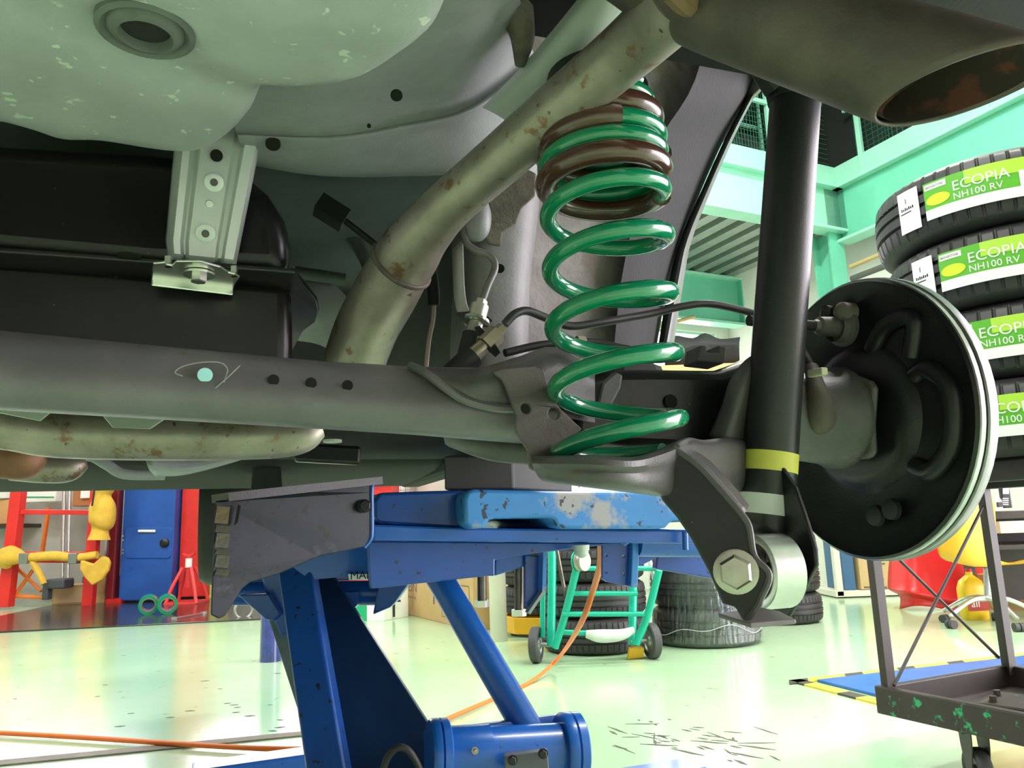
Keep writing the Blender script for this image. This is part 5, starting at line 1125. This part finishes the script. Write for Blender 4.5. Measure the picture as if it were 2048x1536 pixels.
s2 = mk('lifting_sling', tube([LY(5, 1125, -.12), LY(20, 1112, -.14), LY(48, 1116, -.15), LY(70, 1114, -.15), LY(110, 1112, -.15), LY(150, 1116, -.15), LY(195, 1110, -.15)], [.10, .12, .06, .05, .055, .05, .045], 12, 5), M_sling, None, smooth=True); tag(s2, 'yellow sling laid along the middle rail of the red rack', 'sling')
for x in (52, 150): mk('buckle', bar(LY(x-8, 1117, -.15), LY(x+9, 1116, -.15), .14, .12, UP), M_castm, s2, bevel=.01)
mk('loose_end', tube([LY(62, 1120, -.14), LY(78, 1145, -.14), LY(88, 1168, -.14)], .035, 8, 4), M_sling, s2, smooth=True)
s3 = mk('lifting_sling', plate(pyy([(160, 1120), (185, 1128), (192, 1122), (203, 1112), (214, 1115), (219, 1125), (215, 1142), (203, 1160), (183, 1172), (168, 1155), (158, 1138)], Ya-.28), Vector((0, .06, 0))), M_sling, None, bevel=.02, bseg=3); tag(s3, 'yellow sling loop drooping below the rack rail', 'sling')
# dark red post and blue locker, red cabinet
dp = mk('steel_post', pbox(217, 930, 234, 1206, Yl, .13), mat('post_maroon', (.20, .012, .02), .4, var=.15), None, bevel=.02); tag(dp, 'dark red steel post left of the blue locker', 'post')
mk('base_plate', pbox(211, 1198, 241, 1207, Yl-.03, .2), M_redp, dp); mk('pipe', pbox(210, 1050, 214, 1120, Yl+.05, .05), M_alu, dp)
lk = thing('locker', 'blue steel locker with an inset panel and round lock', 'locker', PL(292, 1206))
M_lkr = mat('locker_blue', (.018, .10, .44), .35, var=.3, vscale=2.5, bump=.1, bscale=4)
zt_ = PY(295, 940, Yl).z; wl0 = PY(242, 1100, Yl).x; wl1 = PY(346, 1100, Yl).x
mk('door', box(Vector(((wl0+wl1)/2, Yl+.25, .03)), wl1-wl0, .5, 1.75), M_lkr, lk, bevel=.012)
pn = mk('inset_panel', plate([LY(x, y, .2-.012) for x, y in [(256, 1055), (340, 1055), (344, 1060), (342, 1112), (336, 1117), (253, 1117), (249, 1112), (251, 1060)]], Vector((0, .02, 0))), M_lkr, lk, bevel=.006)
mk('handle', bar(LY(276, 1062, .17), LY(311, 1062, .17), .02, .03, UP), M_white, pn, bevel=.008); mk('lock', lathe([(0, .055), (.02, .05), (.03, .03), (.03, 0)], LY(329, 1086, .18), Vector((0, -1, 0)), 20), M_blackpaint, pn, smooth=True)
for y in (1070, 1078, 1098, 1104): mk('hinge', bar(LY(246, y, .19), LY(246, y+4, .19), .012, .012), M_alu, lk)
cbn = thing('tool_cabinet', 'red steel tool cabinet beside the blue locker', 'cabinet', PL(380, 1202))
mk('body', box(Vector((PY(384, 1100, Yl+.1).x, Yl+.4, .04)), .34, .5, 1.7), M_redp, cbn, bevel=.01); mk('plinth', box(Vector((PY(378, 1100, Yl+.1).x, Yl+.42, 0)), .34, .44, .04), M_blackpaint, cbn); mk('side_strip', box(Vector((PY(415, 1100, Yl+.1).x, Yl+.45, 0)), .13, .4, .75), mat('strip_lime', (.62, .72, .22), .6), cbn)
# jack stand
js0 = PL(383, 1206); Yj = js0.y-.12
js = thing('jack_stand', 'red four legged jack stand beside the locker', 'jack stand', Vector((js0.x, Yj, 0)))
jc = Vector((js0.x, Yj, 0)); M_js = mat('stand_red', (.78, .05, .05), .4)
feet = [Vector((.17*a, .17*b, .0)) for a, b in ((-1, -1), (1, -1), (1, 1), (-1, 1))]
for f_ in feet: mk('leg', tube([jc+f_+UP*.012, jc+f_*.75+UP*.18, jc+f_*.28+UP*.40], .02, 8, 3), M_js, js, smooth=True)
for i in range(4): mk('stretcher', bar(jc+feet[i]+UP*.02, jc+feet[(i+1) % 4]+UP*.02, .03, .03, UP), M_js, js)
mk('post', rod(jc+UP*.18, jc+UP*.52, .028, 14), M_js, js, smooth=True); mk('collar', rod(jc+UP*.40, jc+UP*.50, .036, 14), M_white, js, smooth=True); mk('saddle', prism([jc+Vector((x, -.03, z)) for x, z in [(-.07, .56), (-.06, .54), (-.03, .525), (.03, .525), (.06, .54), (.07, .56), (.03, .545), (-.03, .545)]], Vector((0, .06, 0))), M_js, js)
# two green tape rings and a wrench
M_tapeg = mat('tape_green', (.0, .30, .12), .25, coat=.6)
for i, (x, y) in enumerate([(296, 1231), (334, 1230)]):
    c = PL(x, y); ax = Vector((.42 if i == 0 else .5, -1, -.1)).normalized(); r_ = .09; c = Vector((c.x, c.y, r_+.014))
    o = mk('tape_roll', lathe([(-.055, r_), (.055, r_), (.055, r_-.026), (-.055, r_-.026)], c, ax, 36, closed=True), M_tapeg, None, smooth=True)
    tag(o, 'green tape roll on the black strip, %s of the pair' % ('left' if i == 0 else 'right'), 'tape roll', 'green tape rolls on the floor'); mk('core', lathe([(-.058, r_-.022), (.058, r_-.022), (.058, r_-.032), (-.058, r_-.032)], c, ax, 36, closed=True), mat('core_grey', (.2, .16, .15), .5), o, smooth=True)
wa, wb_ = PZ(348, 1237, .022), PZ(408, 1226, .022)
wr_ = mk('wrench', join(bar(wa, wb_, .018, .012, UP), lathe([(-.012, 0), (-.012, .026), (.012, .026), (.012, 0)], wa, UP, 6), lathe([(-.012, 0), (-.012, .03), (.012, .03), (.012, 0)], wb_, UP, 8)), M_alu, None); tag(wr_, 'silver wrench lying on the black floor strip', 'wrench')
rgc = PL(487, 1236); rgc.z = .07
tag(mk('coil_ring', tube(circ(rgc, .075, Vector((.5, -1, 0)), 28) + [circ(rgc, .075, Vector((.5, -1, 0)), 28)[0]], .013, 8, 1), mat('ring_grey', (.4, .42, .38), .4, metal=.5), None, smooth=True), 'grey hose coil behind the ramp plate', 'hose coil')
# wall clutter on the far left
Yw = Yl+.28
wb2 = mk('first_aid_box', pbox(50, 958, 112, 1004, Yw, .2), M_white, None, bevel=.012); tag(wb2, 'white wall cabinet with a green stripe behind the rack', 'wall cabinet'); mk('stripe', plate(pyy([(48, 993), (108, 993), (108, 996), (48, 996)], Yw-.003), Vector((0, .004, 0))), mat('stripe_green', (.02, .35, .18), .5), wb2)
ob = mk('wall_box', pbox(146, 950, 188, 1012, Yw, .2), mat('box_orange', (.42, .16, .06), .6), None, bevel=.01); tag(ob, 'brown orange wall box behind the hanging sling', 'box'); mk('inner_case', pbox(162, 955, 187, 996, Yw-.04, .05), M_white, ob)
for i, x in enumerate((129, 140)): 
    o = mk('wall_pipe', rod(PY(x, 940, Yw), PY(x-6, 1190, Yw), .022, 10), M_alu, None, smooth=True); tag(o, 'grey conduit pipe on the block wall, %s one' % ('left' if i == 0 else 'right'), 'pipe', 'grey wall conduits')
bx = mk('cardboard_box', pbox(-25, 1000, 18, 1048, Yw, .14), mat('card_orange', (.62, .32, .14), .8), None, bevel=.004); tag(bx, 'orange brown box at the left picture edge', 'cardboard box')
ws_ = mk('wall_bracket', pbox(-40, 1048, 30, 1056, Yw-.1, .6), M_desk, None); tag(ws_, 'dark shelf board under the orange brown box', 'shelf')
wp_ = mk('plastic_bag', lathe([(0, .02), (.02, .12), (.12, .15), (.22, .10), (.27, .03), (.28, 0)], PY(2, 1000, Yw+.05), UP, 14), M_white, None, smooth=True); tag(wp_, 'white plastic bag on the orange brown box', 'bag')
rd = mk('orange_rod', bar(PY(98, 1015, Yw-.1), PY(84, 1108, Yw-.1), .05, .03), mat('rod_orange', (.80, .20, .03), .5), None); tag(rd, 'orange pole leaning behind the red rack', 'pole')
# orange folding frame with motor, carton
of = thing('folding_frame', 'orange folding frame carrying a grey motor on the floor', 'frame', PL(70, 1200))
M_or = mat('frame_orange', (.85, .22, .03), .45)
for a, b in [((33, 1135), (82, 1182)), ((66, 1140), (30, 1190)), ((28, 1192), (90, 1195))]: mk('frame_tube', tube([LY(*a, .1), LY(*b, .1)], .022, 8, 1), M_or, of, smooth=True)
mk('motor', pbox(92, 1158, 128, 1178, Ya-.05, .22), mat('motor_grey', (.07, .08, .09), .5), of, bevel=.02); mk('motor_leg', pbox(84, 1160, 96, 1200, Ya-.02, .1), mat('motor_grey', (.07, .08, .09), .5), of, bevel=.01)
cg = PL(135, 1211); c1 = mk('cardboard_box', box(Vector((cg.x, cg.y+.2, 0)), .40, .35, .23), M_card, None, bevel=.005); tag(c1, 'small worn cardboard box on the floor inside the red rack', 'cardboard box'); mk('front_flap', box(Vector((cg.x, cg.y+.02, .03)), .36, .01, .17), mat('card_pale', (.68, .48, .28), .8), c1)
c2 = mk('cardboard_box', box(Vector((cg.x+.1, cg.y+.75, .30)), .45, .35, .25), M_card2, None, bevel=.005); tag(c2, 'brown box on the low stand behind the drooping sling', 'cardboard box'); c3 = mk('low_stand', box(Vector((cg.x+.1, cg.y+.75, 0)), .5, .4, .30), M_blackpaint, None, bevel=.01); tag(c3, 'dark low stand behind the small worn box', 'stand')
wd = PL(204, 1208); wk = mk('wood_block', box(Vector((wd.x-.05, wd.y+.1, 0)), .13, .15, .34), mat('wood', (.75, .50, .24), .7, var=.2), None, bevel=.006); tag(wk, 'pale wooden block between rack post and dark red post', 'wood block')
# red toolbox with green towel in the gap under the car
Yt = 8.3
tbx = thing('tool_chest', 'red tool chest seen under the car floor', 'tool chest', Vector((PY(640, 960, Yt).x, Yt+.2, 0)))
tz0 = 0.0; tz1 = PY(640, 930, Yt).z; txc = PY(700, 960, Yt).x
mk('body', box(Vector((txc, Yt+.25, .1)), .9, .5, tz1-.1), M_redp, tbx, bevel=.01)
for z in (.3, .5, .7): mk('drawer', box(Vector((txc, Yt-.005, z)), .84, .02, .16), M_redp, tbx, bevel=.006)
mk('drawer_trim', bar(PY(560, 963, Yt-.02), PY(688, 966, Yt-.02), .02, .025, UP), M_alu, tbx)
for s in (-1, 1): mk('leg', box(Vector((txc+.38*s, Yt+.25, 0)), .08, .4, .1), M_blackpaint, tbx)
tw = mk('towel', loft([pyy([(694, 940), (745, 934), (798, 928)], Yt+.0), pyy([(692, 955), (745, 950), (800, 946)], Yt-.06), pyy([(696, 968), (745, 966), (800, 964)], Yt-.05)], 5, 3), mat('towel_green', (.01, .30, .14), .95, bump=.8, bscale=150, var=.15), None, smooth=True, solid=.012); tag(tw, 'green towel laid over the red tool chest', 'towel')
wsf = thing('storage_shelf', 'orange edged storage shelf behind the lift', 'shelf', Vector((PY(870, 950, 9.05).x, 9.2, 0)))
xs_ = PY(855, 950, 9.05).x; zs_ = PY(860, 948, 9.05).z
mk('board', box(Vector((xs_, 9.3, zs_)), .95, .5, .07), mat('board_orange', (.75, .40, .10), .5), wsf, bevel=.005); mk('mesh_back', join(*[bar(Vector((xs_-.42+.06*k, 9.35, zs_-.35)), Vector((xs_-.42+.06*k, 9.35, zs_)), .006, .006) for k in range(15)], *[bar(Vector((xs_-.45, 9.35, zs_-.3+.07*k)), Vector((xs_+.45, 9.35, zs_-.3+.07*k)), .006, .006, UP) for k in range(4)]), M_alu, wsf)
for s in (-1, 1): mk('upright', box(Vector((xs_+.46*s, 9.3, 0)), .04, .4, zs_+.4), M_winframe, wsf)
mk('lower_board', box(Vector((xs_, 9.3, .4)), .9, .5, .05), mat('board_orange', (.75, .40, .10), .5), wsf)
sbx = mk('spray_box', pbox(858, 918, 878, 934, 9.1, .2), M_white, None, bevel=.004); tag(sbx, 'white carton on the orange edged shelf', 'carton'); mk('carton_band', pbox(874, 920, 880, 934, 9.08, .01), mat('label_blue', (.06, .20, .42), .5), sbx)
